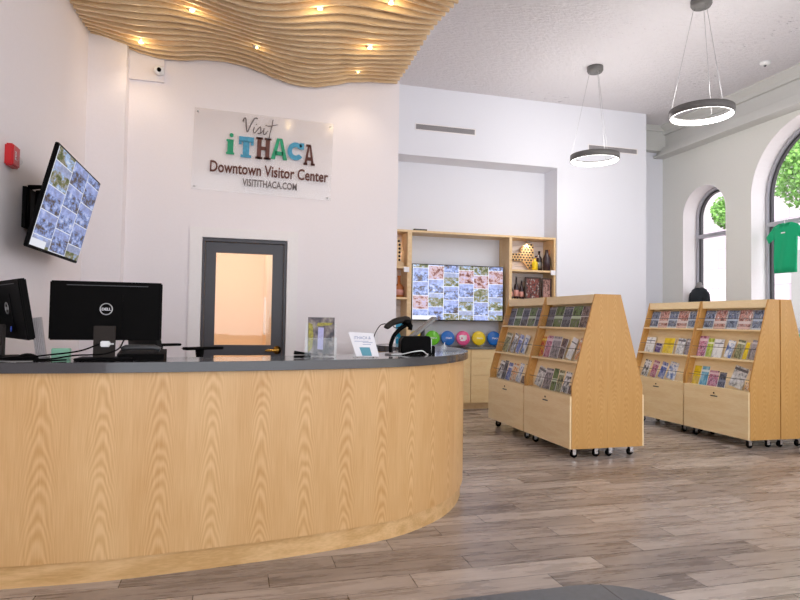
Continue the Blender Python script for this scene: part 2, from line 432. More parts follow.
# reveals are white painted
for i, (yc, r, sp) in enumerate(arches):
    bm = B(); n = 40
    pin = [(yc-r, SILL)]+[(yc-r*math.cos(PI*k/n), sp+r*math.sin(PI*k/n)) for k in range(n+1)]+[(yc+r, SILL)]
    rr = r-.008
    pout = [(yc-rr, SILL+.008)]+[(yc-rr*math.cos(PI*k/n), sp+rr*math.sin(PI*k/n)) for k in range(n+1)]+[(yc+rr, SILL+.008)]
    m = len(pin)
    for k in range(m):
        a, b, c, d = pin[k], pin[(k+1) % m], pout[(k+1) % m], pout[k]
        vs = [[bm.verts.new((X, *p)) for p in (a, b, c, d)] for X in (XR-.004, XF)]
        for f in ((0, 1, 2, 3), ): bm.faces.new([vs[0][j] for j in f]); bm.faces.new([vs[1][j] for j in f])
        bm.faces.new((vs[0][2], vs[0][3], vs[1][3], vs[1][2])); bm.faces.new((vs[0][0], vs[0][1], vs[1][1], vs[1][0]))
    lin_o = struct('trim_%d' % (10+i), bm, 'trim')
    # window: frame ring, mullion, glass
    w = bpy.data.objects.new('window_%d' % (i+1), None); COL.objects.link(w); w['kind'] = 'structure'; w.location = (XF, yc, SILL)
    def ring(r0, r1, x0, x1):
        bm = B()
        A = [(-r0, .01)]+[(-r0*math.cos(PI*k/n), sp-SILL+r0*math.sin(PI*k/n)) for k in range(n+1)]+[(r0, .01)]
        C_ = [(-r1, .06)]+[(-r1*math.cos(PI*k/n), sp-SILL+r1*math.sin(PI*k/n)) for k in range(n+1)]+[(r1, .06)]
        for k in range(len(A)):
            a, b, c, d = A[k], A[(k+1) % len(A)], C_[(k+1) % len(A)], C_[k]
            v0 = [bm.verts.new((x0, *p)) for p in (a, b, c, d)]; v1 = [bm.verts.new((x1, *p)) for p in (a, b, c, d)]
            bm.faces.new(v0); bm.faces.new(v1); bm.faces.new((v0[2], v0[3], v1[3], v1[2])); bm.faces.new((v0[0], v0[1], v1[1], v1[0]))
        return bm
    fr = obj('window_frame', ring(r-.01, r-.055, .0, .10), 'win_frame', w)
    obj('window_sash', ring(r-.056, r-.085, .03, .08), 'dark_gray', w)
    bm = B(); box(bm, -.01, .09, -r+.05, r-.05, 2.72-SILL, 2.78-SILL); obj('mullion', bm, 'win_frame', w)
    bm = B(); rg = r-.07
    pg = [(-rg, .05)]+[(-rg*math.cos(PI*k/n), sp-SILL+rg*math.sin(PI*k/n)) for k in range(n+1)]+[(rg, .05)]
    bm.faces.new([bm.verts.new((.05, *p)) for p in pg]); obj('glass', bm, 'glass', w)

# crown and beam along the window wall
bm = B()
prism(bm, [(XR, ZC), (6.97, ZC), (6.97, 4.67), (7.05, 4.60), (7.05, 4.55), (XR, 4.55)], Y0, YF-.02, 'Y')
prism(bm, [(XR, 4.55), (7.10, 4.55), (7.10, 4.335), (7.02, 4.325), (7.0, 4.22), (6.94, 4.20), (6.94, 4.165), (XR, 4.165)], Y0, YF-.02, 'Y')
struct('trim_4', bm, 'crown')
# lowered ceiling over the counter
bm = B(); box(bm, XL, 1.52, 3.2, YS, 3.83, ZC); struct('ceiling_lowered', bm, 'bulk')
# door trim on the sign wall
bm = B()
box(bm, -.41, DX0, YS-.02, YS, 0, 2.12, bev=.004); box(bm, DX1, .565, YS-.02, YS, 0, 2.12, bev=.004); box(bm, DX0, DX1, YS-.02, YS, DZ, 2.12, bev=.004)
struct('trim_5', bm, 'trim')
# the warm room behind the door
bm = B()
box(bm, -1.4, 1.39, 8.2, 8.3, 0, 2.8); box(bm, -1.4, -1.3, YS+.15, 8.2, 0, 2.8); box(bm, -1.4, 1.39, YS+.15, 8.3, 2.8, 2.9)
box(bm, .36, .44, 7.3, 8.2, 0, 2.8); struct('wall_inner_room', bm, 'warm_room')
tag(obj('ceiling_panel_light', (lambda b: (box(b, -.5, .2, 6.6, 7.2, 2.76, 2.80), b)[1])(B()), 'room_glow'), 'warm ceiling light inside the room behind the dark door', 'light')
bm = B(); box(bm, .345, .36, 7.45, 7.75, 1.1, 1.55); tag(obj('picture_frame', bm, 'paper'), 'small pale picture frame on the wall of the room behind the door', 'picture frame')

# door
dr = bpy.data.objects.new('door_1', None); COL.objects.link(dr); dr['kind'] = 'structure'; dr.location = (0, YS, 0)
bm = B()
box(bm, DX0+.005, -.275, .0, .1, 0, 2.03-.005); box(bm, .44, DX1-.005, .0, .1, 0, 2.03-.005); box(bm, -.275, .44, .0, .1, 1.998, 2.025)
obj('door_jamb', bm, 'door_frame', dr)
bm = B()
box(bm, -.272, -.178, .03, .075, .01, 1.994); box(bm, .335, .437, .03, .075, .01, 1.994)
box(bm, -.178, .335, .03, .075, 1.90, 1.994); box(bm, -.178, .335, .03, .075, .95, 1.045); box(bm, -.178, .335, .03, .075, .01, .22)
obj('door_slab', bm, 'door_frame', dr)
bm = B(); box(bm, -.178, .335, .05, .056, 1.045, 1.90); box(bm, -.178, .335, .05, .056, .22, .95); obj('door_glass', bm, 'glass', dr)
bm = B(); lathe(bm, [(.001, .03), (.038, .03), (.038, .015), (.016, .01), (.016, -.03), (.001, -.03)], (.392, 0, 1.0), 20, 'Y')
tube(bm, [(.392, -.03, 1.0), (.36, -.034, 1.0), (.28, -.03, .998)], [.013, .012, .008], 10)
obj('door_handle', bm, 'brass', dr)

# ---------------------------------------------------------------- slatted ceiling
prof = [(-1.314, 3.732), (-1.14, 3.71), (-.991, 3.669), (-.84, 3.63), (-.70, 3.608), (-.53, 3.612), (-.33, 3.645), (-.14, 3.652), (.02, 3.635), (.176, 3.598),
        (.32, 3.55), (.455, 3.517), (.57, 3.506), (.691, 3.511), (.86, 3.55), (1.029, 3.60), (1.25, 3.628), (1.481, 3.639)]
def zprof(x):
    x = min(max(x, prof[0][0]), prof[-1][0])
    for (a, za), (b, zb) in zip(prof, prof[1:]):
        if x <= b:
            t = (x-a)/(b-a); t = t*t*(3-2*t)*.5+t*.5; return za+(zb-za)*t
    return prof[-1][1]
def zslat(x, y):
    s = (5.72-y)
    w = min(1, s/1.4)
    a = zprof(x+.25*s)*(1-.8*w)
    b = (3.615+.060*math.sin(2.5*x+2.9*s+.9)+.034*math.sin(5.1*x-2.3*s+1.0))*(.8*w)
    return a+b
sc = thing('slatted_ceiling', 'wavy light plywood slat ceiling hung above the reception counter', 'ceiling feature', (0, 4.6, 3.8))
NS = 25
for k in range(NS):
    y = 5.735-.094*k; bm = B(); xs = [XL+.012+(1.5-XL-.012)*i/90 for i in range(91)]
    rows = []
    for x in xs:
        zl = zslat(x, y); rows.append([bm.verts.new((x, y-4.6+dy, z-3.8)) for dy, z in ((-.012, zl), (.012, zl), (.012, 3.815), (-.012, 3.815))])
    for a, b in zip(rows, rows[1:]):
        for j in range(4): f = bm.faces.new((a[j], a[(j+1) % 4], b[(j+1) % 4], b[j])); f.smooth = (j in (0,))
    bm.faces.new(rows[0]); bm.faces.new(rows[-1][::-1])
    obj('slat', bm, 'slat', sc)

def can_light(x, y, label, power=5, group='warm spotlights in the slatted ceiling'):
    z = zslat(x, y)+.002; faint = 'faint' in label
    t = thing('ceiling_spotlight', label, 'spotlight', (x, y, z), group=group)
    bm = B(); lathe(bm, [(.024, .0), (.028, .0), (.028, .09), (.024, .09)], seg=20); obj('housing', bm, 'silver', t)
    rb = .010 if faint else .019
    bm = B(); lathe(bm, [(.001, -.014), (rb, -.006), (rb, .006), (.001, .006)], seg=20); obj('bulb', bm, 'spot_glow', t)
    ld = bpy.data.lights.new('spot', 'SPOT'); ld.energy = power; ld.color = (1, .80, .58); ld.spot_size = 2.2; ld.spot_blend = .8; ld.shadow_soft_size = .03
    lo = bpy.data.objects.new('spot_lamp', ld); COL.objects.link(lo); lo.location = (0, 0, -.02); lo.parent = t
    pd = bpy.data.lights.new('glow', 'POINT'); pd.energy = .25 if faint else .9; pd.color = (1, .72, .35); pd.shadow_soft_size = .02
    po = bpy.data.objects.new('glow_lamp', pd); COL.objects.link(po); po.location = (0, -.045, -.045); po.parent = t
for x, y, lb in [(-.369, 4.838, 'warm spotlight in the slats at top left, above the word sign'), (.56, 4.447, 'warm spotlight in the slats, left one of the close pair at top middle'),
                 (1.073, 4.321, 'warm spotlight in the slats, right one of the close pair at top middle'), (-.819, 5.466, 'warm spotlight in the slats nearest the security camera'),
                 (1.051, 4.948, 'warm spotlight in the slats nearest the right edge'), (.13, 5.232, 'faint spotlight in the middle of the slats'), (1.055, 5.483, 'faint spotlight low in the slats near the right rear corner')]:
    can_light(x, y, lb)

# ---------------------------------------------------------------- pendants, vents, detectors
def pendant(x, y, z, r, label):
    t = thing('ring_pendant_light', label, 'pendant light', (x, y, z), group='ring pendant lights')
    def annulus(r0, r1, z0, z1):
        bm = B(); n = 56; R = []
        for k in range(n):
            a = 2*PI*k/n; R.append([bm.verts.new((q*math.cos(a), q*math.sin(a), h)) for q, h in ((r1, z0), (r1, z1), (r0, z1), (r0, z0))])
        for k in range(n):
            for j in range(4):
                f = bm.faces.new((R[k][j], R[k][(j+1) % 4], R[(k+1) % n][(j+1) % 4], R[(k+1) % n][j])); f.smooth = True
        return bm
    o = obj('housing', annulus(r-.012, r, -.01, .066), 'ring_dark', t)
    obj('diffuser', annulus(r-.024, r-.0125, -.008, .046), 'ring_glow', t)
    bm = B(); lathe(bm, [(.001, ZC-z-.002), (.105, ZC-z-.002), (.105, ZC-z-.05), (.09, ZC-z-.075), (.001, ZC-z-.075)], seg=28); obj('canopy', bm, 'ring_dark', t)
    for k in range(3):
        a = 2*PI*k/3+.5; bm = B()
        tube(bm, [((r-.02)*math.cos(a), (r-.02)*math.sin(a), .07), (.07*math.cos(a), .07*math.sin(a), ZC-z-.07)], .0022, 5); obj('cable', bm, 'silver', t)
pendant(4.545, 7.0, 3.45, .315, 'ring pendant lamp farther from the window, hung before the pier vent')
pendant(4.645, 5.21, 3.475, .312, 'ring pendant lamp nearer to the camera and the big arched window')
def vent(x0, x1, z0, z1, label):
    t = thing('wall_vent', label, 'vent', ((x0+x1)/2, YP, (z0+z1)/2), group='wall vents')
    w, h = (x1-x0)/2, (z1-z0)/2; bm = B()
    box(bm, -w, w, -.012, 0, h-.012, h); box(bm, -w, w, -.012, 0, -h, -h+.012); box(bm, -w, -w+.012, -.012, 0, -h+.012, h-.012); box(bm, w-.012, w, -.012, 0, -h+.012, h-.012)
    obj('vent_frame', bm, 'trim', t)
    bm = B(); box(bm, -w+.012, w-.012, -.003, 0, -h+.012, h-.012)
    n = int((2*w)/.03)
    for k in range(n): x = -w+.02+k*(2*w-.04)/n; box(bm, x, x+.006, -.009, -.003, -h+.012, h-.012)
    obj('grille', bm, 'light_gray2', t)
vent(2.46, 3.40, 4.06, 4.16, 'long grey slot vent on the wall above the alcove')
vent(5.30, 6.20, 4.015, 4.11, 'long grey slot vent on the pier behind the far ring pendant')
t = thing('smoke_detector', 'small white smoke detector on the textured ceiling', 'smoke detector', (6.53, 6.22, ZC))
bm = B(); lathe(bm, [(.001, -.001), (.065, -.001), (.06, -.035), (.03, -.045), (.001, -.045)]); obj('detector_body', bm, 'white', t)
bm = B(); lathe(bm, [(.001, -.045), (.018, -.046), (.012, -.06), (.001, -.06)]); obj('sensor', bm, 'dark_gray', t)

# security camera
t = thing('security_camera', 'small white dome security camera high on the sign wall', 'camera', (-.70, YS-.035, 3.50))
bm = B(); lathe(bm, [(.001, 0), (.04, 0), (.042, -.02), (.001, -.02)], seg=20, axis='Y'); obj('mount', bm, 'white', t)
bm = B(); bmesh.ops.create_uvsphere(bm, u_segments=20, v_segments=12, radius=.042, matrix=Matrix.Translation((0, -.055, -.01)))
for f in bm.faces: f.smooth = True
obj('camera_head', bm, 'white', t)
bm = B(); lathe(bm, [(.001, -.085), (.019, -.087), (.017, -.10), (.001, -.102)], (.004, 0, -.018), 20, 'Y'); obj('lens', bm, 'black', t)

# fire alarm
t = thing('fire_alarm', 'red fire alarm strobe on the left wall', 'fire alarm', (XL, 3.87, 2.195), (0, 0, 0))
bm = B(); box(bm, 0, .045, -.058, .058, -.062, .062, bev=.008); obj('alarm_body', bm, 'red', t)
bm = B(); lathe(bm, [(.001, .07), (.018, .062), (.028, .045), (.028, .04), (.001, .04)], (0, .022, -.022), 16, 'X'); obj('strobe', bm, 'acrylic', t, (0, 0, 0))
text_obj('lettering', 'FIRE', .028, 'white', t, (.0465, -.03, .0), (PI/2, PI/2, PI/2), .0006)

# ---------------------------------------------------------------- screens
SC = {}
def screen_mat(name, nx, ny, seed, strength, bright=1.0):
    """collage of photographs shown on a lit screen"""
    m, nt, out = new_mat(name)
    uv = N(nt, 'ShaderNodeUVMap'); sp = N(nt, 'ShaderNodeSeparateXYZ'); L(nt, uv.outputs[0], sp.inputs[0])
    def mth(op, a, b=None, c=None):
        n = N(nt, 'ShaderNodeMath', operation=op)
        for i, v in enumerate((a, b, c)):
            if v is None: continue
            if hasattr(v, 'is_output'): L(nt, v, n.inputs[i])
            else: n.inputs[i].default_value = v
        return n.outputs[0]
    ux = mth('MULTIPLY', sp.outputs[0], nx); cx = mth('FLOOR', ux)
    wn0 = N(nt, 'ShaderNodeTexWhiteNoise', noise_dimensions='1D'); L(nt, mth('ADD', cx, seed), wn0.inputs['W'])
    uy = mth('ADD', mth('MULTIPLY', sp.outputs[1], ny), mth('MULTIPLY', wn0.outputs[0], .7)); cy = mth('FLOOR', uy)
    fx, fy = mth('FRACT', ux), mth('FRACT', uy)
    cb = N(nt, 'ShaderNodeCombineXYZ'); L(nt, cx, cb.inputs[0]); L(nt, cy, cb.inputs[1]); cb.inputs[2].default_value = seed
    wn = N(nt, 'ShaderNodeTexWhiteNoise', noise_dimensions='3D'); L(nt, cb.outputs[0], wn.inputs['Vector'])
    pc = N(nt, 'ShaderNodeCombineXYZ'); L(nt, mth('MULTIPLY', sp.outputs[0], nx*1.0), pc.inputs[0]); L(nt, mth('MULTIPLY', sp.outputs[1], ny*1.0), pc.inputs[1]); L(nt, mth('MULTIPLY', wn.outputs[0], 50), pc.inputs[2])
    no = N(nt, 'ShaderNodeTexNoise', Scale=3.4, Detail=5.0, Roughness=.72); L(nt, pc.outputs[0], no.inputs['Vector'])
    hi = [lin(54, 52, 60)[:3], lin(112, 100, 96)[:3], lin(128, 146, 200)[:3], lin(176, 190, 240)[:3], lin(236, 236, 250)[:3]]
    c1 = ramp(nt, no.outputs[0], [(.30, hi[0]), (.42, hi[1]), (.50, hi[2]), (.58, hi[3]), (.70, hi[4])])
    c2 = ramp(nt, no.outputs[0], [(.30, lin(52, 60, 36)[:3]), (.44, lin(110, 116, 76)[:3]), (.52, lin(160, 150, 130)[:3]), (.60, lin(160, 190, 236)[:3]), (.7, lin(230, 236, 246)[:3])])
    c3 = ramp(nt, no.outputs[0], [(.30, lin(70, 44, 50)[:3]), (.44, lin(150, 96, 90)[:3]), (.50, lin(206, 176, 176)[:3]), (.62, lin(190, 180, 220)[:3]), (.72, lin(240, 236, 246)[:3])])
    s1 = N(nt, 'ShaderNodeMix', data_type='RGBA'); L(nt, mth('GREATER_THAN', wn.outputs[0], .5), s1.inputs[0]); L(nt, c1, s1.inputs[6]); L(nt, c2, s1.inputs[7])
    s2 = N(nt, 'ShaderNodeMix', data_type='RGBA'); L(nt, mth('GREATER_THAN', wn.outputs[0], .82), s2.inputs[0]); L(nt, s1.outputs[2], s2.inputs[6]); L(nt, c3, s2.inputs[7])
    # sky in the top of every photograph
    s3 = N(nt, 'ShaderNodeMix', data_type='RGBA'); L(nt, mth('MULTIPLY', mth('GREATER_THAN', fy, .68), mth('MULTIPLY', .55, mth('LESS_THAN', wn.outputs[0], .75))), s3.inputs[0]); L(nt, s2.outputs[2], s3.inputs[6]); s3.inputs[7].default_value = lin(178, 190, 246)
    gap = mth('MAXIMUM', mth('LESS_THAN', fx, .03), mth('LESS_THAN', fy, .035))
    cap = mth('MULTIPLY', mth('LESS_THAN', sp.outputs[1], .075), mth('LESS_THAN', sp.outputs[0], .26))
    s4 = N(nt, 'ShaderNodeMix', data_type='RGBA'); L(nt, mth('MAXIMUM', gap, cap), s4.inputs[0]); L(nt, s3.outputs[2], s4.inputs[6]); s4.inputs[7].default_value = (.9, .92, 1, 1)
    e = N(nt, 'ShaderNodeEmission', Strength=strength); L(nt, s4.outputs[2], e.inputs[0])
    g = N(nt, 'ShaderNodeBsdfGlossy', Roughness=.15); mx = N(nt, 'ShaderNodeMixShader', Fac=.04); L(nt, e.outputs[0], mx.inputs[1]); L(nt, g.outputs[0], mx.inputs[2])
    L(nt, mx.outputs[0], out.inputs[0]); return m
M['screen_a'] = screen_mat('collage_screen_wall', 3, 4, 3.0, .80)
M['screen_b'] = screen_mat('collage_screen_alcove', 6, 4, 11.0, 1.12)

# left wall TV (local: width along x, height z, screen faces -y)
def make_tv(name, label, w, h, loc, rot, scr, th=.04, bez=.012, frame='black'):
    t = thing(name, label, 'television', loc, rot)
    bm = B(); box(bm, -w/2, w/2, 0, th, -h/2, h/2, bev=.004); obj('tv_housing', bm, frame, t)
    bm = B(); quad_uv(bm, [(-w/2+bez, -.002, -h/2+bez*1.4), (w/2-bez, -.002, -h/2+bez*1.4), (w/2-bez, -.002, h/2-bez), (-w/2+bez, -.002, h/2-bez)]); obj('screen', bm, scr, t)
    return t
tilt = math.radians(13.6)
w_, h_ = 1.07, .60
ctr = Vector((-1.0245, 4.228, 1.959))
tv = make_tv('wall_television', 'tilted television showing a photo collage on the left wall', w_, h_, ctr, (0, 0, 0), 'screen_a', .022)
Rm = Matrix(((0, -math.cos(tilt), math.sin(tilt)), (1, 0, 0), (0, math.sin(tilt), math.cos(tilt)))).to_4x4()
# columns above are: x->(0,1,0), y->(-cos,0,sin), z->(sin,0,cos)
tv.matrix_world = Matrix.Translation(ctr) @ Rm
tv.rotation_euler = Rm.to_euler(); tv.location = ctr
inv = (Matrix.Translation(ctr) @ Rm).inverted()
def tv_local(p): return inv @ Vector(p)
for dy in (-.06, .10):
    bm = B(); a = tv_local((XL+.02, ctr.y+dy, ctr.z+.12)); b = tv_local((ctr.x-.05, ctr.y+dy*.8, ctr.z+.14)); d = tv_local((ctr.x-.10, ctr.y+dy*.8, ctr.z-.14)); c = tv_local((XL+.02, ctr.y+dy, ctr.z-.12))
    tube(bm, [a, b, d, c, a], .016, 8)
    obj('mounting_arm', bm, 'black', tv)
bm = B(); vs = box(bm, 0, .02, -.10, .14, -.13, .12)
for v in bm.verts: v.co = inv @ (v.co+Vector((XL+.001, ctr.y, ctr.z)))
obj('wall_bracket', bm, 'black', tv)

# alcove TV
tv2 = make_tv('wall_television', 'large television showing a photo collage in the maple shelving alcove', 1.455, .835, (3.218, 8.50, 1.715), (0, 0, 0), 'screen_b', .05, .011)
bm = B(); box(bm, -.3, .3, .05, .215, -.2, .2); obj('wall_bracket', bm, 'black', tv2)

# ---------------------------------------------------------------- sign
sg = thing('wall_sign', 'clear acrylic sign with visitor centre lettering above the dark door', 'sign', (.235, YS-.025, 2.825), (0, math.radians(1.25), 0))
W2, H2 = .638, .375
bm = B(); box(bm, -W2, W2, 0, .008, -H2, H2); obj('sign_plate', bm, 'sign_plate', sg)
for sx in (-1, 1):
    for sz in (-1, 1):
        bm = B(); lathe(bm, [(.001, -.006), (.008, -.005), (.008, .024), (.001, .024)], (sx*(W2-.03), 0, sz*(H2-.03)), 12, 'Y'); obj('standoff', bm, 'silver', sg)
M['t_brown'] = plain('brown_letter', lin(92, 44, 34), .5, var=.15, bscale=60); M['t_gray'] = plain('grey_letter', lin(110, 100, 102), .5)
M['t_green'] = plain('green_letter', lin(20, 150, 108), .5, var=.2, bscale=80); M['t_blue'] = plain('blue_letter', lin(66, 150, 186), .5, var=.2, bscale=80)
def SX(u): return -W2+2*W2*u
def SZ(v): return H2-2*H2*v
text_obj('lettering', 'Downtown Visitor Center', .145, 't_brown', sg, (SX(.545), -.003, SZ(.765)), ext=.002, offset=.0028, width=SX(.97)-SX(.118))
text_obj('lettering', 'VISITITHACA.COM', .092, 't_gray', sg, (SX(.55), -.003, SZ(.905)), ext=.002, offset=.0014, width=SX(.745)-SX(.354))
# script word Visit drawn with strokes
bm = B()
def sw(pts, r=.0045):
    P_ = catmull([Vector((SX(.337)+a*(SX(.585)-SX(.337)), -.005, SZ(.255)+b*.15)) for a, b in pts], 7); tube(bm, P_, r, 6)
sw([(.0, .75), (.04, .95), (.08, .9), (.10, .45), (.14, .12), (.22, .55), (.33, 1.0), (.42, 1.02)], .0055)
sw([(.33, .45), (.31, .2), (.35, .1), (.42, .3)]); sw([(.38, .63), (.39, .66), (.40, .63)], .005)
sw([(.42, .3), (.50, .52), (.52, .3), (.50, .1), (.43, .1)]); sw([(.52, .12), (.60, .35), (.61, .45), (.60, .15), (.64, .08), (.72, .3)])
sw([(.66, .63), (.67, .66), (.68, .63)], .005); sw([(.86, 1.05), (.83, .6), (.79, .2), (.76, -.15), (.70, -.2)]); sw([(.70, .62), (.82, .66), (1.0, .78)], .004)
obj('script_lettering', bm, 't_gray', sg)
# decorative word
def word_part(shapes, mat):
    bm = B()
    for kind, d in shapes:
        if kind == 'p': prism(bm, d, -.006, -.001, 'Y')
        elif kind == 'b': box(bm, d[0], d[1], -.006, -.001, d[2], d[3])
        elif kind == 'arc':
            cx, cz, ro, ri, a0, a1 = d; n = 22
            o_ = [(cx+ro*math.cos(a0+(a1-a0)*k/n), cz+ro*1.1*math.sin(a0+(a1-a0)*k/n)) for k in range(n+1)]
            i_ = [(cx+ri*math.cos(a0+(a1-a0)*k/n), cz+ri*1.1*math.sin(a0+(a1-a0)*k/n)) for k in range(n+1)]
            for k in range(n): prism(bm, [o_[k], o_[k+1], i_[k+1], i_[k]], -.006, -.001, 'Y')
    obj('decorative_letter', bm, mat, sg)
z0 = SZ(.555); hh = .205
def bx(u0, u1, a, b, dz=0): return ('b', (SX(u0), SX(u1), z0+dz+a*hh, z0+dz+b*hh))
word_part([bx(.228, .286, 0, .1, .015), bx(.236, .278, .1, .6, .015), bx(.228, .278, .58, .68, .015), ('arc', (SX(.262), z0+.9*hh+.01, .018, .001, 0, 2*PI))], 't_green')
word_part([bx(.315, .42, .72, .95), bx(.315, .335, .58, .75), bx(.40, .42, .58, .75), bx(.345, .39, .1, .75), bx(.33, .405, 0, .12)], 't_blue')
word_part([bx(.445, .475, 0, 1), bx(.505, .535, 0, 1), bx(.47, .51, .42, .58), bx(.435, .485, 0, .1), bx(.495, .545, 0, .1), bx(.435, .485, .9, 1), bx(.495, .545, .9, 1)], 't_brown')
def tri(u0, u1, dz=0, k=.55, hs=1):
    a, b = SX(u0), SX(u1); m_ = (a+b)/2; w = b-a; Z = lambda q: z0+dz+q*hh*hs
    return [('p', [(a, Z(0)), (a+.26*w, Z(0)), (m_+.02*w, Z(.98)), (m_-.16*w, Z(.98))]), ('p', [(b-.26*w, Z(0)), (b, Z(0)), (m_+.16*w, Z(.98)), (m_-.02*w, Z(.98))]), ('b', (a+.25*w, b-.25*w, Z(.2), Z(.38)))]
word_part(tri(.545, .665, .012), 't_green')
word_part([('arc', (SX(.725), z0+.48*hh+.01, .078, .036, PI*.22, PI*1.80)), bx(.752, .785, .58, .88, .012)], 't_blue')
word_part(tri(.79, .862, -.006, hs=.92)+[bx(.785, .815, -.04, .06, -.004), bx(.84, .87, -.04, .06, -.004), bx(.80, .835, .82, .93, -.004)], 't_brown')

# ---------------------------------------------------------------- reception counter
front = catmull([(-1.258, 3.275), (-1.04, 3.275), (-.6, 3.262), (-.14, 3.30), (.376, 3.372), (.847, 3.485), (1.14, 3.633), (1.425, 3.885), (1.655, 4.25), (1.77, 4.62), (1.80, 5.0), (1.72, 5.35), (1.56, 5.60), (1.43, 5.72)], 8)
front = [Vector((p[0], p[1])) for p in [Vector((*q, 0)) if len(q) == 2 else q for q in front]]
def normals(c):
    out = []
    for i in range(len(c)):
        t = (c[min(i+1, len(c)-1)]-c[max(i-1, 0)]).normalized(); out.append(Vector((t.y, -t.x)))
    out[0] = Vector((0, -1)); return out
nf = normals(front)
def offs(d): return [p+n*d for p, n in zip(front, nf)]
def strip(bm, a, b, z0, z1, uvscale=False):
    A = [[bm.verts.new((p.x, p.y, z)) for z in (z0, z1)] for p in a]; C2 = [[bm.verts.new((p.x, p.y, z)) for z in (z0, z1)] for p in b]
    for i in range(len(a)-1):
        for q in ((A[i][0], A[i+1][0], A[i+1][1], A[i][1]), (C2[i][0], C2[i][1], C2[i+1][1], C2[i+1][0]), (A[i][1], A[i+1][1], C2[i+1][1], C2[i][1]), (A[i][0], C2[i][0], C2[i+1][0], A[i+1][0])):
            bm.faces.new(q)
    bm.faces.new((A[0][0], A[0][1], C2[0][1], C2[0][0])); bm.faces.new((A[-1][0], C2[-1][0], C2[-1][1], A[-1][1]))
ct = thing('reception_counter', 'long curved reception counter with oak front and dark grey top', 'reception counter', (0, 4.2, 0))
def C_(bm):
    for v in bm.verts: v.co.y -= 4.2
    return bm
bm = B(); strip(bm, offs(0), offs(-.04), .11, 1.02); o = obj('curved_front_panel', C_(bm), 'counter_wood', ct)
bm = B(); strip(bm, offs(-.018), offs(-.05), 0, .108); obj('plinth', C_(bm), 'plinth_wood', ct)
depth = []
for p in front:
    depth.append(-.34 if p.x < .2 and p.y < 4 else -.34-.14*min(1, max(0, (p.x-.2)/.8)))
inner = [p+n*d for p, n, d in zip(front, nf, depth)]
bm = B(); strip(bm, offs(.032), inner, 1.02, 1.072)
for f in bm.faces: f.smooth = False
bmesh.ops.remove_doubles(bm, verts=bm.verts[:], dist=1e-5)
ob = obj('counter_top', C_(bm), 'stone_top', ct)
md = ob.modifiers.new('bevel', 'BEVEL'); md.width = .008; md.segments = 3; md.limit_method = 'ANGLE'
bm = B(); strip(bm, offs(-.045), [p+n*(-.62) for p, n in zip(front[:70], nf[:70])]+[p+n*(-.62) for p, n in zip(front[70:], nf[70:])], .70, .735); obj('work_surface', C_(bm), 'stone_top', ct)
bm = B(); strip(bm, [p+n*(-.30) for p, n in zip(front, nf)], [p+n*(-.33) for p, n in zip(front, nf)], .735, 1.02); obj('back_panel', C_(bm), 'counter_wood', ct)
ZT = 1.072

# monitors
def monitor(name_label, loc, rz, tiltx=0):
    t = thing('computer_monitor', name_label, 'monitor', loc, (0, 0, rz), 'monitors on the counter')
    Rt = Matrix.Rotation(tiltx, 4, 'X')
    bm = B(); box(bm, -.268, .268, -.012, .025, .10, .405, bev=.006)
    box(bm, -.08, .08, -.0155, -.010, .13, .34, bev=.003)
    for v in bm.verts:
        v.co = Matrix.Translation((0, 0, .25)) @ Rt @ Matrix.Translation((0, 0, -.25)) @ v.co
    obj('screen_housing', bm, 'black', t)
    def T(bm):
        for v in bm.verts: v.co = Matrix.Translation((0, 0, .25)) @ Rt @ Matrix.Translation((0, 0, -.25)) @ v.co
        return bm
    bm = B(); box(bm, -.258, .258, .0252, .0262, .112, .395); obj('screen', T(bm), 'dark_gray', t)
    bm = B(); box(bm, -.19, .20, -.0145, -.0125, .382, .386); obj('cooling_slot', T(bm), 'dark_gray', t)
    bm = B(); box(bm, -.052, .052, -.045, -.031, .012, .175, bev=.003); lathe(bm, [(.022, -.047), (.026, -.047), (.026, -.0445), (.022, -.0445)], (0.012, 0, .092), 20, 'Y'); obj('stand_neck', bm, 'mid_dark', t)
    bm = B(); box(bm, -.125, .145, -.12, .07, 0, .012, bev=.003); obj('stand_base', bm, 'black', t)
    bm = B(); n = 36; R = []
    for k in range(n):
        a = 2*PI*k/n; R.append((.029*math.cos(a), -.018, .262+.029*math.sin(a)))
    tube(bm, R, .0028, 6, closed=True); obj('badge_ring', T(bm), 'silver', t)
    lt = text_obj('badge_lettering', 'DELL', .019, 'silver', t, (0, -.0175, .255), ext=.001, offset=.0008, width=.045)
    for v in lt.data.vertices: pass
    if tiltx:
        q = Matrix.Translation((0, 0, .25)) @ Rt @ Matrix.Translation((0, 0, -.25)) @ Matrix.Translation(lt.location) @ Matrix.Rotation(PI/2, 4, 'X')
        lt.location = q.translation; lt.rotation_euler = q.to_euler()
    return t
M['mid_dark'] = plain('stand_plastic', lin(46, 40, 36), .55, spec=.2)
m1 = monitor('black computer monitor seen from behind, standing whole left of the door', (-.645, 3.46, ZT), 0.0)
m2 = monitor('black computer monitor seen from behind, cut by the left picture edge', (-1.118, 3.56, ZT), math.radians(-60), math.radians(10))

M['sticker'] = plain('blue_sticker', lin(30, 70, 190), .4)
bm = B(); lathe(bm, [(.001, -.0165), (.014, -.0165), (.014, -.0145), (.001, -.0145)], (.17, -.02, .155), 16, 'Y'); obj('sticker', bm, 'sticker', m2)
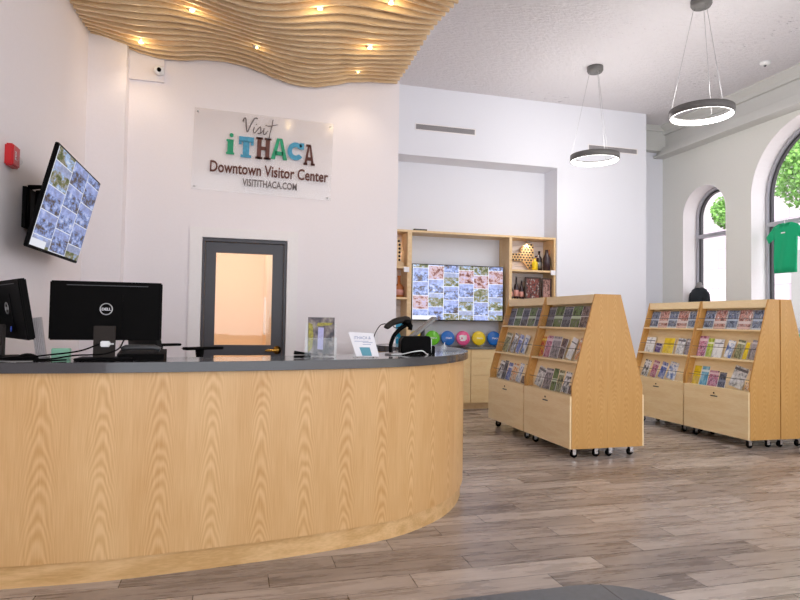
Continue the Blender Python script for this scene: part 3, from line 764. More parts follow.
# cables
def cable(label, pts, r=.004, mat='black', name='cable', group='cables on the counter'):
    bm = B(); P_ = catmull(pts, 8); c = Vector(pts[0]); tube(bm, [p-c for p in P_], r, 7)
    return tag(obj(name, bm, mat, loc=c), label, 'cable', group)
cable('thin dark cable plugged into the white plug behind the whole monitor, running left', [(-.66, 3.38, 1.155), (-.75, 3.36, 1.12), (-.9, 3.33, 1.10), (-1.02, 3.30, 1.085), (-1.15, 3.3, 1.08)])
cable('dark cable looping up to the right of the monitor stand', [(-.55, 3.41, 1.175), (-.57, 3.37, 1.13), (-.64, 3.35, 1.105), (-.76, 3.34, 1.10), (-.86, 3.30, 1.085), (-.98, 3.29, 1.08)])
cable('black cable lying flat along the left end of the counter', [(-1.2, 3.27, 1.078), (-1.05, 3.28, 1.08), (-.95, 3.26, 1.079), (-.86, 3.27, 1.078), (-.80, 3.34, 1.078)])
cable('black cable curling behind the mouse at the left end', [(-1.22, 3.36, 1.078), (-1.1, 3.33, 1.082), (-1.02, 3.37, 1.09), (-.95, 3.38, 1.078), (-.88, 3.40, 1.078)])
cable('grey cable lying near the front edge under the left monitor', [(-1.22, 3.245, 1.077), (-1.08, 3.26, 1.077), (-1.0, 3.24, 1.077), (-.92, 3.245, 1.077)], .0035, 'mid_gray')
t = thing('power_plug', 'small white plug behind the stand of the whole monitor', 'plug', (-.635, 3.392, 1.155))
bm = B(); box(bm, -.022, .022, -.012, .012, -.015, .015, bev=.004); obj('plug_body', bm, 'white', t)
bm = B(); tube(bm, [(.022, 0, 0), (.04, 0, 0)], .004, 8); obj('plug_sleeve', bm, 'white', t)
# mouse, organiser, small box, stapler
def pebble(name, label, cat, loc, sx, sy, sz, mat):
    bm = B(); bmesh.ops.create_uvsphere(bm, u_segments=20, v_segments=12, radius=1)
    for v in bm.verts: v.co = Vector((v.co.x*sx, v.co.y*sy, max(v.co.z, -.2)*sz+.2*sz))
    for f in bm.faces: f.smooth = True
    return tag(obj(name, bm, mat, loc=loc), label, cat)
pebble('computer_mouse', 'black computer mouse between the two monitors', 'mouse', (-.985, 3.39, ZT), .05, .03, .03, 'black')
t = thing('paper_organiser', 'ribbed grey paper organiser standing between the two monitors', 'organiser', (-.945, 3.47, ZT), (0, math.radians(-8), .1))
bm = B()
for k in range(6): box(bm, -.023+.008*k, -.018+.008*k, -.01, .02, 0, .215)
box(bm, -.023, .022, .02, .024, 0, .215); obj('ribbed_panel', bm, 'light_gray', t)
bm = B(); box(bm, -.03, .032, -.03, .045, 0, .01); obj('organiser_base', bm, 'mid_gray', t)
bm = B(); box(bm, -.045, .04, -.02, .02, 0, .055, bev=.003); box(bm, -.03, .03, -.0215, -.02, .015, .04)
M['pale_green'] = plain('pale_green_card', lin(150, 206, 176), .6); tag(obj('card_box', bm, 'pale_green', loc=(-.86, 3.50, ZT)), 'pale green card box behind the whole monitor', 'box')
t = thing('desk_phone', 'low black desk phone on the counter behind the whole monitor', 'telephone', (-.47, 3.50, ZT), (0, 0, 0))
bm = B(); prism(bm, [(-.075, 0), (.055, 0), (.055, .05), (-.075, .028)], -.115, .115, 'X'); obj('phone_body', bm, 'black', t)
bm = B(); tube(bm, [(-.1, -.03, .05), (-.08, -.03, .062), (.06, -.03, .062), (.09, -.03, .05)], .014, 10); obj('handset', bm, 'dark_gray', t)
t = thing('stapler', 'black stapler on the counter left of the waterfall guides', 'stapler', (.395, 3.66, ZT), (0, 0, .2))
bm = B(); box(bm, -.05, .05, -.014, .014, 0, .008, bev=.002); obj('stapler_base', bm, 'black', t)
bm = B(); prism(bm, [(-.05, .014), (.05, .010), (.05, .02), (-.045, .036)], -.013, .013, 'Y'); obj('stapler_arm', bm, 'black', t)

# office chair behind counter
def office_chair(label, loc, rz):
    t = thing('office_chair', label, 'chair', loc, (0, 0, rz))
    bm = B(); box(bm, -.25, .25, -.24, .24, .76, .84, bev=.03); obj('seat', bm, 'black_soft', t)
    bm = B(); rows = []
    for i in range(9):
        z = .90+.33*i/8; w = .22*math.sin(PI*(.28+.5*i/8*.9))**.5
        rows.append([(bm.verts.new((x*w, -.24-.05*(i/8)+.05*x*x, z)), bm.verts.new((x*w, -.27-.05*(i/8)+.05*x*x, z))) for x in [-1+.25*j for j in range(9)]])
    for r0, r1 in zip(rows, rows[1:]):
        for j in range(8):
            for s_ in (0, 1): bm.faces.new((r0[j][s_], r0[j+1][s_], r1[j+1][s_], r1[j][s_])).smooth = True
    for r in (rows[0], rows[-1]):
        for j in range(8): bm.faces.new((r[j][0], r[j+1][0], r[j+1][1], r[j][1]))
    for r0, r1 in zip(rows, rows[1:]):
        for j in (0, 8): bm.faces.new((r0[j][0], r1[j][0], r1[j][1], r0[j][1]))
    obj('backrest', bm, 'black_soft', t)
    bm = B(); tube(bm, [(0, -.1, .75), (0, -.29, .76), (0, -.31, 1.0)], .018, 8); obj('back_bracket', bm, 'black', t)
    for s_ in (-1, 1):
        bm = B(); tube(bm, [(s_*.18, 0, .775), (s_*.29, 0, .79), (s_*.29, 0, .95), (s_*.29, 0, 1.09)], [.012, .013, .013, .03], 10); obj('arm_post', bm, 'black', t)
        bm = B(); box(bm, s_*.29-.04, s_*.29+.04, -.11, .16, 1.085, 1.103, bev=.007); obj('armrest', bm, 'black', t)
    bm = B(); tube(bm, [(0, 0, .08), (0, 0, .76)], .025, 12); obj('gas_lift', bm, 'dark_gray', t)
    bm = B(); n = 24; tube(bm, [(.21*math.cos(2*PI*k/n), .21*math.sin(2*PI*k/n), .35) for k in range(n)], .012, 8, closed=True)
    for k in range(3): tube(bm, [(0, 0, .35), (.21*math.cos(2*PI*k/3), .21*math.sin(2*PI*k/3), .35)], .008, 6)
    obj('foot_ring', bm, 'chrome', t)
    for k in range(5):
        a = 2*PI*k/5; bm = B(); tube(bm, [(0, 0, .10), (.29*math.cos(a), .29*math.sin(a), .075)], [.025, .015], 8); leg = obj('leg', bm, 'black', t)
        bm = B(); lathe(bm, [(.001, -.02), (.03, -.02), (.03, .02), (.001, .02)], (.29*math.cos(a), .29*math.sin(a), .031), 14, 'Y'); obj('castor', bm, 'black', leg)
office_chair('black high office chair with a flat armrest behind the counter', (-.37, 4.45, 0), math.radians(-58))

# acrylic holder with waterfall guides
C3 = lambda *a: lin(*a)[:3]
def leaf_mesh(w, h, t=.004):
    """upright booklet, front face -y with picture uv (slot 0), paper edges (slot 1)"""
    bm = B(); box(bm, -w/2, w/2, 0, t, 0, h, mi=1)
    quad_uv(bm, [(-w/2, -.0006, 0), (w/2, -.0006, 0), (w/2, -.0006, h), (-w/2, -.0006, h)], 0)
    return bm
t = thing('leaflet_holder', 'clear acrylic holder left of the white leaflet on the counter', 'leaflet holder', (.505, 3.66, ZT), (0, 0, -.12))
bm = B(); box(bm, -.095, .095, -.03, .05, 0, .003); box(bm, -.095, .095, -.03, -.027, .003, .115); box(bm, -.095, -.092, -.03, .05, .003, .12); box(bm, .092, .095, -.03, .05, .003, .12)
box(bm, -.095, .095, .047, .05, .003, .2); obj('holder_shell', bm, 'acrylic', t)
M['fall_rock'] = picture('waterfall_cover', [C3(40, 34, 42), C3(84, 72, 78), C3(120, 106, 102), C3(150, 140, 130)], 4.5)
M['fall_tree'] = plain('autumn_tree_print', lin(150, 140, 40), .4, var=.5, bscale=60); M['fall_water'] = plain('waterfall_print', lin(176, 172, 214), .4, var=.12, bscale=120)
bm = leaf_mesh(.160, .232, .006)
g = tag(obj('guide_booklet', bm, ['fall_rock', 'paper'], loc=(.507, 3.665, ZT+.005), rot=(-.05, 0, -.12)), 'travel guide with a waterfall cover in the acrylic holder', 'booklet')
bm = B(); prism(bm, [(-.022, .04), (.012, .035), (.016, .17), (-.018, .172)], -.002, -.0008, 'Y'); obj('cover_waterfall', bm, 'fall_water', g)
bm = B(); prism(bm, [(-.076, .02), (-.052, .05), (-.046, .12), (-.052, .19), (-.076, .2)], -.002, -.0008, 'Y'); obj('cover_trees', bm, 'fall_tree', g)
bm = B(); prism(bm, [(-.03, .178), (.06, .185), (.07, .20), (-.02, .20)], -.002, -.0008, 'Y'); obj('cover_sky', bm, 'fall_tree', g)

t = thing('leaflet_stand', 'white leaflet with a teal square leaning in a clear stand beside the guides', 'leaflet', (.765, 3.565, ZT), (0, 0, -.1))
bm = B(); prism(bm, [(-.01, 0), (.07, 0), (.07, .004), (-.004, .004)], -.075, .075, 'X'); prism(bm, [(.0, .004), (.006, .004), (.046, .15), (.04, .15)], -.075, .075, 'X'); obj('stand', bm, 'acrylic', t)
bm = B(); prism(bm, [(-.058, .006), (.078, .006), (.044, .150), (-.106, .156)], -.0035, .0, 'Y'); lf = obj('leaflet', bm, 'paper', t, (0, -.004, 0), (-.27, 0, 0))
M['teal'] = plain('teal_print', lin(92, 158, 176), .5); M['t_pale'] = plain('pale_blue_letter', lin(150, 160, 190), .5)
bm = B(); prism(bm, [(-.022, .01), (.036, .01), (.022, .062), (-.04, .062)], -.0045, -.0036, 'Y'); obj('teal_square', bm, 'teal', lf)
text_obj('heading', 'ITHACA &', .026, 't_pale', lf, (-.022, -.0042, .112), ext=.0004, width=.10)
bm = B()
for z, w in ((.098, .085), (.09, .06), (.078, .05)): box(bm, -.07 if w > .08 else -.02, -.07+w if w > .08 else -.02+w, -.0042, -.0036, z, z+.003)
obj('text_lines', bm, 't_pale', lf)

# barcode scanner and stand
t = thing('scanner_stand', 'black gooseneck stand holding the barcode scanner', 'scanner stand', (1.0, 3.86, ZT))
bm = B(); lathe(bm, [(.001, 0), (.055, 0), (.055, .012), (.001, .016)], (.01, 0, 0), 24); obj('stand_base', bm, 'silver', t)
bm = B(); tube(bm, catmull([(-.005, 0, .012), (-.008, 0, .06), (.012, 0, .12), (.05, 0, .165), (.095, 0, .195)], 6), .0135, 10); obj('gooseneck', bm, 'black', t)
bm = B(); lathe(bm, [(.022, 0), (.034, .0), (.030, .03), (.02, .03)], (.1, 0, .20), 18); obj('cradle', bm, 'black', t)
t = thing('barcode_scanner', 'dark handheld barcode scanner resting on its gooseneck stand', 'barcode scanner', (1.1, 3.86, ZT+.222), (0, -.16, 0))
bm = B(); tube(bm, catmull([(-.145, 0, -.030), (-.135, 0, -.015), (-.09, 0, .006), (-.04, 0, .012), (0.0, 0, .008), (.02, 0, -.01)], 5), [.010, .016]+[.020]*8+[.022]*8+[.024]*5+[.022]*3, 12); obj('scanner_head', bm, 'mid_dark', t)
bm = B(); tube(bm, [(-.005, 0, .0), (.02, 0, -.04), (.012, 0, -.062)], [.022, .018, .015], 10); obj('handle', bm, 'black', t)
bm = B(); tube(bm, catmull([(-.10, 0, -.012), (-.085, 0, -.032), (-.05, 0, -.03), (-.03, 0, -.012)], 5), .003, 6); obj('trigger_guard', bm, 'mid_dark', t)
cable('thin black scanner cable drooping behind the white leaflet', [(.955, 3.86, 1.275), (.92, 3.87, 1.26), (.885, 3.87, 1.20), (.875, 3.87, 1.13), (.88, 3.87, 1.078)], .003)
cable('white cord curving on the counter before the black receipt printer', [(.98, 3.80, 1.076), (1.06, 3.80, 1.080), (1.12, 3.78, 1.095), (1.19, 3.80, 1.10), (1.225, 3.82, 1.08), (1.24, 3.83, 1.076)], .0035, 'white')
t = thing('receipt_printer', 'black box shaped receipt printer at the curved end of the counter', 'printer', (1.195, 3.98, ZT), (0, 0, -.12))
bm = B(); prism(bm, [(-.105, .0), (.105, .0), (.10, .105), (.088, .122), (-.085, .118), (-.105, .09)], -.06, .08, 'Y')
ob = obj('printer_body', bm, 'black', t); md = ob.modifiers.new('bevel', 'BEVEL'); md.width = .006; md.segments = 2
bm = B(); box(bm, .106, .135, -.03, .05, 0, .055, bev=.004); obj('power_unit', bm, 'black', t)
bm = B(); box(bm, .1015, .1045, -.055, .06, .01, .10); obj('side_plate', bm, 'silver', t)
t = thing('tablet_stand', 'thin grey touch screen tilted on its stand behind the receipt printer', 'touch screen', (1.28, 4.13, ZT))
bm = B(); a_, b_ = Vector((-.12, .075)), Vector((.10, .255)); d_ = (b_-a_).normalized(); n_ = Vector((d_.y, -d_.x))*.018
prism(bm, [a_, b_, b_+n_, a_+n_], -.04, .06, 'Y'); obj('screen_slab', bm, 'mid_gray', t)
bm = B(); box(bm, -.10, .08, -.09, .07, 0, .012, bev=.003); tube(bm, [(.0, 0, .01), (.02, 0, .17)], .016, 10); obj('stand', bm, 'dark_gray', t)
t = thing('pen_holder', 'tiny clear holder near the curved end of the counter', 'holder', (1.56, 4.42, ZT))
bm = B(); box(bm, -.02, .02, -.015, .015, 0, .006); box(bm, -.02, .02, -.015, -.012, .006, .045); box(bm, -.02, .02, .012, .015, .006, .045); obj('holder_shell', bm, 'acrylic', t)
bm = B(); tube(bm, [(0, 0, .006), (.004, 0, .06)], .004, 8); obj('stem', bm, 'white', t)

# ---------------------------------------------------------------- alcove furniture
su = thing('shelving_unit', 'maple wall shelving that frames the alcove television', 'shelving', (3.2, 8.56, .94))
def SU(bm):
    for v in bm.verts: v.co -= Vector((3.2, 8.56, .94))
    return bm
YFf, YBb = 8.38, 8.745
for (a, b) in ((1.56, 1.60), (2.385, 2.45), (3.985, 4.03), (4.735, 4.764)):
    bm = B(); box(bm, a, b, YFf, YBb, .93, 2.60); obj('upright', SU(bm), 'shelf_wood', su)
bm = B(); box(bm, 1.56, 4.764, YFf-.002, YBb, 2.575, 2.605); obj('top_board', SU(bm), 'shelf_wood', su)
for (a, b, z) in ((1.6, 2.385, 2.045), (1.6, 2.385, 1.60), (4.03, 4.735, 2.065), (4.03, 4.735, 1.62)):
    bm = B(); box(bm, a, b, YFf+.005, YBb, z, z+.028); obj('shelf', SU(bm), 'shelf_wood', su)
M['slatwall'] = plain('slatwall_white', lin(232, 220, 214), .5)
for (a, b) in ((1.6, 2.385), (4.03, 4.735)):
    bm = B(); z = .95
    box(bm, a, b, 8.738, YBb, .945, 2.575)
    while z < 2.56:
        prism(bm, [(8.722, z), (8.738, z-.0), (8.738, z+.078), (8.722, z+.070)], a, b, 'X'); z += .082
    obj('slatwall_panel', SU(bm), 'slatwall', su)
def display_lamp(x, y, z, label, e):
    t = thing('display_spotlight', label, 'spotlight', (x, y, z), group='display spotlights in the shelving')
    bm = B(); lathe(bm, [(.03, 0), (.036, 0), (.036, -.03), (.03, -.03)], seg=18); obj('housing', bm, 'silver', t)
    bm = B(); lathe(bm, [(.001, -.02), (.028, -.022), (.028, -.01), (.001, -.01)], seg=18); obj('bulb', bm, 'lamp_glow', t)
    ld = bpy.data.lights.new('lamp', 'SPOT'); ld.energy = e; ld.color = (1, .9, .78); ld.spot_size = 2.4; ld.spot_blend = .9; ld.shadow_soft_size = .03
    lo = bpy.data.objects.new('spot_lamp', ld); COL.objects.link(lo); lo.location = (0, 0, -.035); lo.rotation_euler = (math.radians(20), 0, 0); lo.parent = t
display_lamp(4.40, 8.60, 2.574, 'small display spotlight above the state-shaped cork board', 7)
display_lamp(2.15, 8.60, 2.574, 'small display spotlight in the left shelving bay', 8)
t = thing('price_card', 'white price card on the upper shelf edge of the right bay', 'card', (4.72, 8.375, 2.065), group='white price cards')
bm = B(); box(bm, -.04, .04, -.004, 0, -.038, .034); obj('card', bm, 'paper', t); bm = B(); box(bm, -.045, .045, .0, .006, .01, .03); obj('clip', bm, 'acrylic', t)
t2 = copy_tree(t); t2.location = (2.37, 8.375, 2.03); t2['label'] = 'white price card on the upper shelf edge of the left bay'
# remote device on shelf top
t = thing('speaker_bar', 'short black device lying on top of the shelving', 'device', (2.58, 8.42, 2.606))
bm = B(); box(bm, -.10, .10, -.03, .03, 0, .022, bev=.004); obj('device_body', bm, 'black', t)
bm = B(); box(bm, -.08, .08, -.032, -.0305, .006, .014); obj('device_window', bm, 'dark_gray', t)

# cork board in the outline of the state
M['hole'] = plain('dark_holes', lin(34, 20, 18), .7)
def SP(px, py):   # outline traced in metres
    return ((px-208)/10*.0212, (450-py)/10*.0176)
out_ = [(208, 296), (208, 366), (260, 362), (340, 370), (366, 400), (400, 450), (412, 440), (408, 410), (424, 385), (430, 330), (425, 210), (375, 208), (345, 225), (320, 255), (322, 285), (300, 298), (250, 300)]
bm = B(); prism(bm, [SP(*p) for p in out_], 0, .03, 'Y')
cb = obj('cork_board', bm, 'cork', loc=(4.06, 8.64, 2.105)); tag(cb, 'cork board shaped like a state outline on the upper right shelf', 'cork board')
def inside(x, y, P):
    c = False; j = len(P)-1
    for i in range(len(P)):
        if (P[i][1] > y) != (P[j][1] > y) and x < (P[j][0]-P[i][0])*(y-P[i][1])/(P[j][1]-P[i][1])+P[i][0]: c = not c
        j = i
    return c
bm = B(); r = 0
for py in range(218, 446, 23):
    for px in range(214, 426, 24):
        q = px+(12 if r % 2 else 0)
        if inside(q, py, out_):
            x, z = SP(q, py); box(bm, x-.015, x+.015, -.003, .001, z-.012, z+.012)
    r += 1
h_o = obj('cork_holes', bm, 'hole', cb)

def bottle(label, loc, r, h, mat, capmat='black', neck=.3, group='bottles on the maple shelving', labelmat=None):
    t = thing('bottle', label, 'bottle', loc, group=group)
    bm = B(); hb = h*(1-neck)
    lathe(bm, [(.001, 0), (r, 0), (r, hb*.85), (r*.8, hb), (r*.35, hb+h*.08), (r*.32, h*.95), (.001, h*.95)], seg=18); obj('bottle_body', bm, mat, t)
    bm = B(); lathe(bm, [(.001, h*.93), (r*.38, h*.93), (r*.38, h), (.001, h)], seg=14); obj('cap', bm, capmat, t)
    if labelmat:
        bm = B(); lathe(bm, [(r+.001, hb*.2), (r+.002, hb*.2), (r+.002, hb*.65), (r+.001, hb*.65)], seg=18); obj('paper_label', bm, labelmat, t)
    return t
M['yellow'] = plain('yellow_plastic', lin(236, 206, 30), .35); M['amber'] = plain('amber_glass', lin(196, 120, 70), .2); M['dkglass'] = plain('dark_glass', lin(58, 42, 48), .15)
M['blush'] = plain('blush_card', lin(220, 160, 150), .5)
bottle('yellow bottle with a slim neck right of the cork board', (4.50, 8.55, 2.094), .045, .20, 'yellow', 'yellow')
bottle('small blush pink bottle behind the yellow one', (4.58, 8.66, 2.094), .045, .25, 'blush', 'dkglass')
bottle('dark bottle with a pale label, left of the pair at the right end', (4.60, 8.60, 2.094), .045, .32, 'dkglass', 'black', labelmat='mid_gray')
# jug with handle
t = thing('jug', 'tall dark jug with a loop handle at the right end of the upper shelf', 'jug', (4.665, 8.48, 2.094))
bm = B(); lathe(bm, [(.001, 0), (.055, 0), (.058, .2), (.03, .27), (.022, .33), (.001, .33)], seg=18); obj('jug_body', bm, 'dkglass', t)
bm = B(); tube(bm, catmull([(.02, 0, .31), (.045, 0, .33), (.055, 0, .29), (.04, 0, .25)], 5), .007, 8); obj('jug_handle', bm, 'amber', t)
# lower right shelf: figurines and framed pictures
fx = 4.06
for k, (dx, h, lb) in enumerate(((.03, .30, 'dark bottle at the left end of the lower right shelf'), (.13, .36, 'tall dark bottle, middle of three left of the framed display'), (.22, .30, 'dark bottle touching the framed display'))):
    bottle(lb, (fx+dx, 8.56, 1.65), .038, h, 'dkglass', 'silver', .4, labelmat='blush')
M['shadow_pic'] = picture('stage_photo', [C3(20, 12, 16), C3(60, 26, 24), C3(150, 60, 40), C3(60, 50, 54), C3(190, 180, 170)], 7, emission=0)
M['shadow_pic2'] = picture('bar_photo', [C3(60, 40, 38), C3(150, 100, 90), C3(190, 150, 140), C3(90, 70, 66)], 6, emission=0)
M['walnut'] = plain('walnut', lin(66, 44, 36), .5)
def framed(label, x0, x1, z0, z1, y, pic):
    t = thing('framed_picture', label, 'framed picture', ((x0+x1)/2, y, z0), group='framed pictures on the lower right shelf')
    w, h = (x1-x0)/2, z1-z0; bm = B()
    box(bm, -w, w, 0, .02, 0, .02); box(bm, -w, w, 0, .02, h-.02, h); box(bm, -w, -w+.02, 0, .02, .02, h-.02); box(bm, w-.02, w, 0, .02, .02, h-.02); obj('frame', bm, 'walnut', t)
    bm = B(); quad_uv(bm, [(-w+.02, .012, .02), (w-.02, .012, .02), (w-.02, .012, h-.02), (-w+.02, .012, h-.02)]); obj('picture', bm, pic, t)
framed('framed picture with red and gold scene, wider one on lower right shelf', 4.30, 4.56, 1.65, 1.99, 8.47, 'shadow_pic')
framed('narrow framed picture of pinkish shelves at the right end of lower shelf', 4.57, 4.733, 1.65, 1.98, 8.44, 'shadow_pic2')
# left bay things
t = thing('wine_rack', 'curved light wooden rack with dark holes in the left shelving bay', 'wine rack', (2.255, 8.5, 2.075))
bm = B(); P0 = [(-.22, 0), (.11, 0), (.12, .05), (.045, .10), (.06, .2), (.075, .3), (.03, .42), (-.22, .45)]; prism(bm, P0, 0, .1, 'Y'); obj('rack_body', bm, 'shelf_wood', t)
bm = B()
for r in range(6):
    for c_ in range(4): x, z = .04-.055*c_-(.012 if r > 4 else 0), .1+.055*r; lathe(bm, [(.001, -.002), (.018, -.002), (.018, .0), (.001, .0)], (x, 0, z), 10, 'Y')
obj('rack_holes', bm, 'hole', t)
bottle('flat amber bottle with a blush label in the left bay', (2.31, 8.55, 1.629), .07, .32, 'amber', 'amber', .45, labelmat='blush')
bottle('small dark bottle at the left of the amber one', (2.16, 8.5, 1.629), .03, .24, 'dkglass', 'black', .4)
M['cyan'] = plain('cyan_plastic', lin(40, 170, 214), .35)
t = thing('blue_card', 'light blue card standing below the left bay shelves', 'card', (2.28, 8.52, 1.17)); bm = B(); box(bm, -.1, .1, 0, .004, 0, .09); obj('card', bm, 'cyan', t); bm = B(); box(bm, -.1, .1, .004, .20, 0, .004); obj('card_shelf', bm, 'acrylic', t)

# cabinets and worktop
def cabinet(x0, x1, label):
    t = thing('base_cabinet', label, 'cabinet', ((x0+x1)/2, 8.55, 0), group='maple base cabinets under the alcove television')
    w = (x1-x0)/2-.0015
    bm = B(); box(bm, -w, w, -.18, .19, .09, .886); obj('cabinet_body', bm, 'cab_wood', t)
    bm = B(); box(bm, -w, w, -.12, .19, 0, .088); obj('toe_kick', bm, 'shelf_wood', t)
    for (a, b) in ((.755, .882), (.505, .75)):
        bm = B(); box(bm, -w+.003, w-.003, -.198, -.181, a, b, bev=.002); d = obj('drawer', bm, 'cab_wood', t)
        bm = B(); box(bm, .0, .045, -.204, -.1985, a+(b-a)*.28, a+(b-a)*.28+.008); obj('handle_slot', bm, 'dark_gray', d)
        bm = B(); lathe(bm, [(.001, -.204), (.009, -.204), (.009, -.1985), (.001, -.1985)], (.02, 0, a+(b-a)*.6), 12, 'Y'); obj('lock', bm, 'black', d)
    bm = B(); box(bm, -w+.003, w-.003, -.198, -.181, .10, .50, bev=.002); obj('door', bm, 'cab_wood', t)
cabinet(1.91, 2.64, 'maple cabinet at the left end, mostly behind the reception counter')
cabinet(2.64, 3.37, 'maple cabinet second from left, just beside the counter end')
cabinet(3.37, 4.10, 'maple cabinet with small lock, between counter and brochure rack')
cabinet(4.10, 4.76, 'maple cabinet at the right end behind the brochure rack')
bm = B(); box(bm, 1.56, 4.762, 8.33, 8.745, .888, .925, bev=.003); tag(obj('worktop', bm, 'stone_top'), 'dark grey worktop over the maple cabinets', 'worktop')

# flying discs
M['d_green'] = plain('green_disc', lin(110, 205, 40), .3); M['d_blue'] = plain('blue_disc', lin(22, 110, 200), .3); M['d_pink'] = plain('pink_disc', lin(236, 90, 150), .3)
M['d_yellow'] = plain('yellow_disc', lin(244, 214, 30), .3)
def disc(x, mat, label, print_='text', y=8.60):
    t = thing('flying_disc', label, 'flying disc', (x, y, .926), (-.13, 0, 0), 'flying discs along the worktop')
    bm = B(); R = .112
    lathe(bm, [(.001, -.018), (R*.62, -.018), (R*.66, -.015), (R*.86, -.014), (R*.97, -.006), (R, .006), (R*.96, .012), (R*.9, .0), (.001, -.008)], (0, 0, R+.002), 36, 'Y'); obj('disc_body', bm, mat, t)
    if print_ == 'text':
        text_obj('print', 'ITHACA', .034, 'white', t, (.01, -.0195, R-.01), ext=.0005, offset=.0006, width=.10)
    else:
        bm = B()
        for (px, pz, sx, sz) in ((-.02, .03, .045, .02), (.02, .0, .03, .03), (-.01, -.03, .04, .015), (.04, .03, .012, .02), (-.05, 0, .012, .02)):
            prism(bm, [(px+sx*math.cos(2*PI*k/10)*(1+.3*(k % 2)), R+pz+sz*math.sin(2*PI*k/10)) for k in range(10)], -.0195, -.0185, 'Y')
        obj('print', bm, 'white', t)
    bm = B(); box(bm, -.05, .05, .015, .075, 0, .012); obj('display_foot', bm, 'acrylic', t)
for x, mt, lb, pr in ((2.262, 'cyan', 'cyan flying disc beside the scanner stand', 'text'), (2.61, 'd_yellow', 'yellow flying disc half hidden behind the receipt printer', 'text'), (2.86, 'd_green', 'lime green flying disc on the worktop', 'text'),
                      (3.10, 'd_blue', 'blue flying disc between the green and the pink one', 'text'), (3.345, 'd_pink', 'pink flying disc with white print', 'blob'), (3.60, 'd_yellow', 'yellow flying disc between the pink and a blue one', 'text'), (3.85, 'd_blue', 'blue flying disc next to the brochure rack', 'text')):
    disc(x, mt, lb, pr)

# ---------------------------------------------------------------- brochure racks
UW = .95
def slant(z): return .395 if z <= .69 else .395-.255*(z-.69)/.89
def make_unit(label):
    """one sloped rack bay; local x: towards its front is -x, y: width, z up; origin on the floor at the middle of its back"""
    t = thing('brochure_rack', label, 'brochure rack', group='wheeled oak brochure racks')
    h = UW/2
    for s_ in (-1, 1):
        bm = B(); ya, yb = (h-.02, h) if s_ > 0 else (-h, -h+.02)
        prism(bm, [(0, .1), (-.388, .1), (-.388, .69), (-.14, 1.58), (0, 1.58)], ya, yb, 'Y'); obj('side_panel', bm, 'rack_side', t)
    bm = B(); box(bm, -.02, 0-.001, -h+.02, h-.02, .1, 1.575); obj('back_panel', bm, 'rack_front', t)
    bm = B(); box(bm, -.135, -.021, -h+.02, h-.02, 1.558, 1.578); box(bm, -.150, -.136, -h+.021, h-.021, 1.492, 1.577); obj('header_board', bm, 'rack_front', t)
    bm = B(); prism(bm, [(-(slant(.60)-.085), .60), (-(slant(.60)-.095), .60), (-(slant(1.55)-.10), 1.555), (-(slant(1.55)-.09), 1.555), (-(slant(.69)-.085), .69)], -h+.021, h-.021, 'Y'); obj('sloped_backing', bm, 'rack_front', t)
    for i, z in enumerate((.585, .91, 1.235)):
        f = slant(z)+(0 if i else -.008)
        bm = B(); box(bm, -f, -f+.10, -h+.021, h-.021, z, z+.018); obj('ledge', bm, 'rack_front', t)
        bm = B(); prism(bm, [(-f+.002, z+.018), (-f+.005, z+.018), (-f+.005+.026, z+.018+.095), (-f+.002+.026, z+.018+.095)], -h+.022, h-.022, 'Y'); obj('acrylic_lip', bm, 'acrylic', t)
        bm = B(); tube(bm, [(-f+.036, -h+.02, z+.135), (-f+.036, h-.02, z+.135)], .003, 6); obj('wire_rail', bm, 'dark_gray', t)
    # drawer box
    bm = B(); box(bm, -.388, -.021, -h+.02, h-.02, .1, .12); obj('bottom_board', bm, 'rack_front', t)
    bm = B(); box(bm, -.408, -.389, -h+.004, h-.004, .1, .60, bev=.002); d = obj('drawer_front', bm, 'rack_front', t)
    bm = B(); box(bm, -.412, -.4085, -.05, .05, .500, .512); obj('handle_slot', bm, 'dark_gray', d)
    bm = B(); lathe(bm, [(.001, -.413), (.009, -.413), (.009, -.4085), (.001, -.4085)], (0, 0, .54), 12, 'X'); obj('lock', bm, 'black', d)
    for px in (-.33, -.09):
        for py in (-h+.09, h-.09):
            bm = B(); lathe(bm, [(.001, -.014), (.032, -.014), (.036, -.008), (.036, .008), (.032, .014), (.001, .014)], (px+.02, py, .037), 20, 'Y'); w = obj('castor_wheel', bm, 'black', t)
            bm = B(); box(bm, px-.02, px+.03, py-.022, py+.022, .088, .099); box(bm, px-.005, px+.03, py-.022, py-.018, .03, .088); box(bm, px-.005, px+.03, py+.018, py+.022, .03, .088)
            tube(bm, [(px+.02, py-.022, .037), (px+.02, py+.022, .037)], .006, 8); obj('castor_fork', bm, 'chrome', w)
    return t
u0 = make_unit('oak brochure rack bay facing the counter, nearest the camera')
RX = {'a': 3.495, 'b': 5.595}
places = [('a', 5.14+UW/2, 0, 'oak brochure rack bay facing the counter, nearest the camera'),
          ('a', 5.14+UW*1.5+.015, 0, 'oak brochure rack bay facing the counter, beside the television alcove'),
          ('a', 5.145+UW/2, 1, 'oak rack bay back to back with the bay nearest the camera'),
          ('a', 5.145+UW*1.5+.015, 1, 'oak rack bay facing the windows, farther half of the middle island'),
          ('b', 5.16+UW/2, 0, 'oak brochure rack bay of the window side island, nearer half, facing left'),
          ('b', 5.16+UW*1.5+.015, 0, 'oak brochure rack bay of the window side island, farther half, facing left'),
          ('b', 5.15+UW/2, 1, 'oak rack bay at the right picture edge facing the windows'),
          ('b', 5.15+UW*1.5+.015, 1, 'oak rack bay facing the windows, farther half of the window side island')]
for i, (k, yc, flip, lb) in enumerate(places):
    u = u0 if i == 0 else copy_tree(u0)
    u.location = (RX[k]-.0025 if not flip else RX[k]+.0025, yc, 0); u.rotation_euler = (0, 0, PI if flip else 0); u['label'] = lb

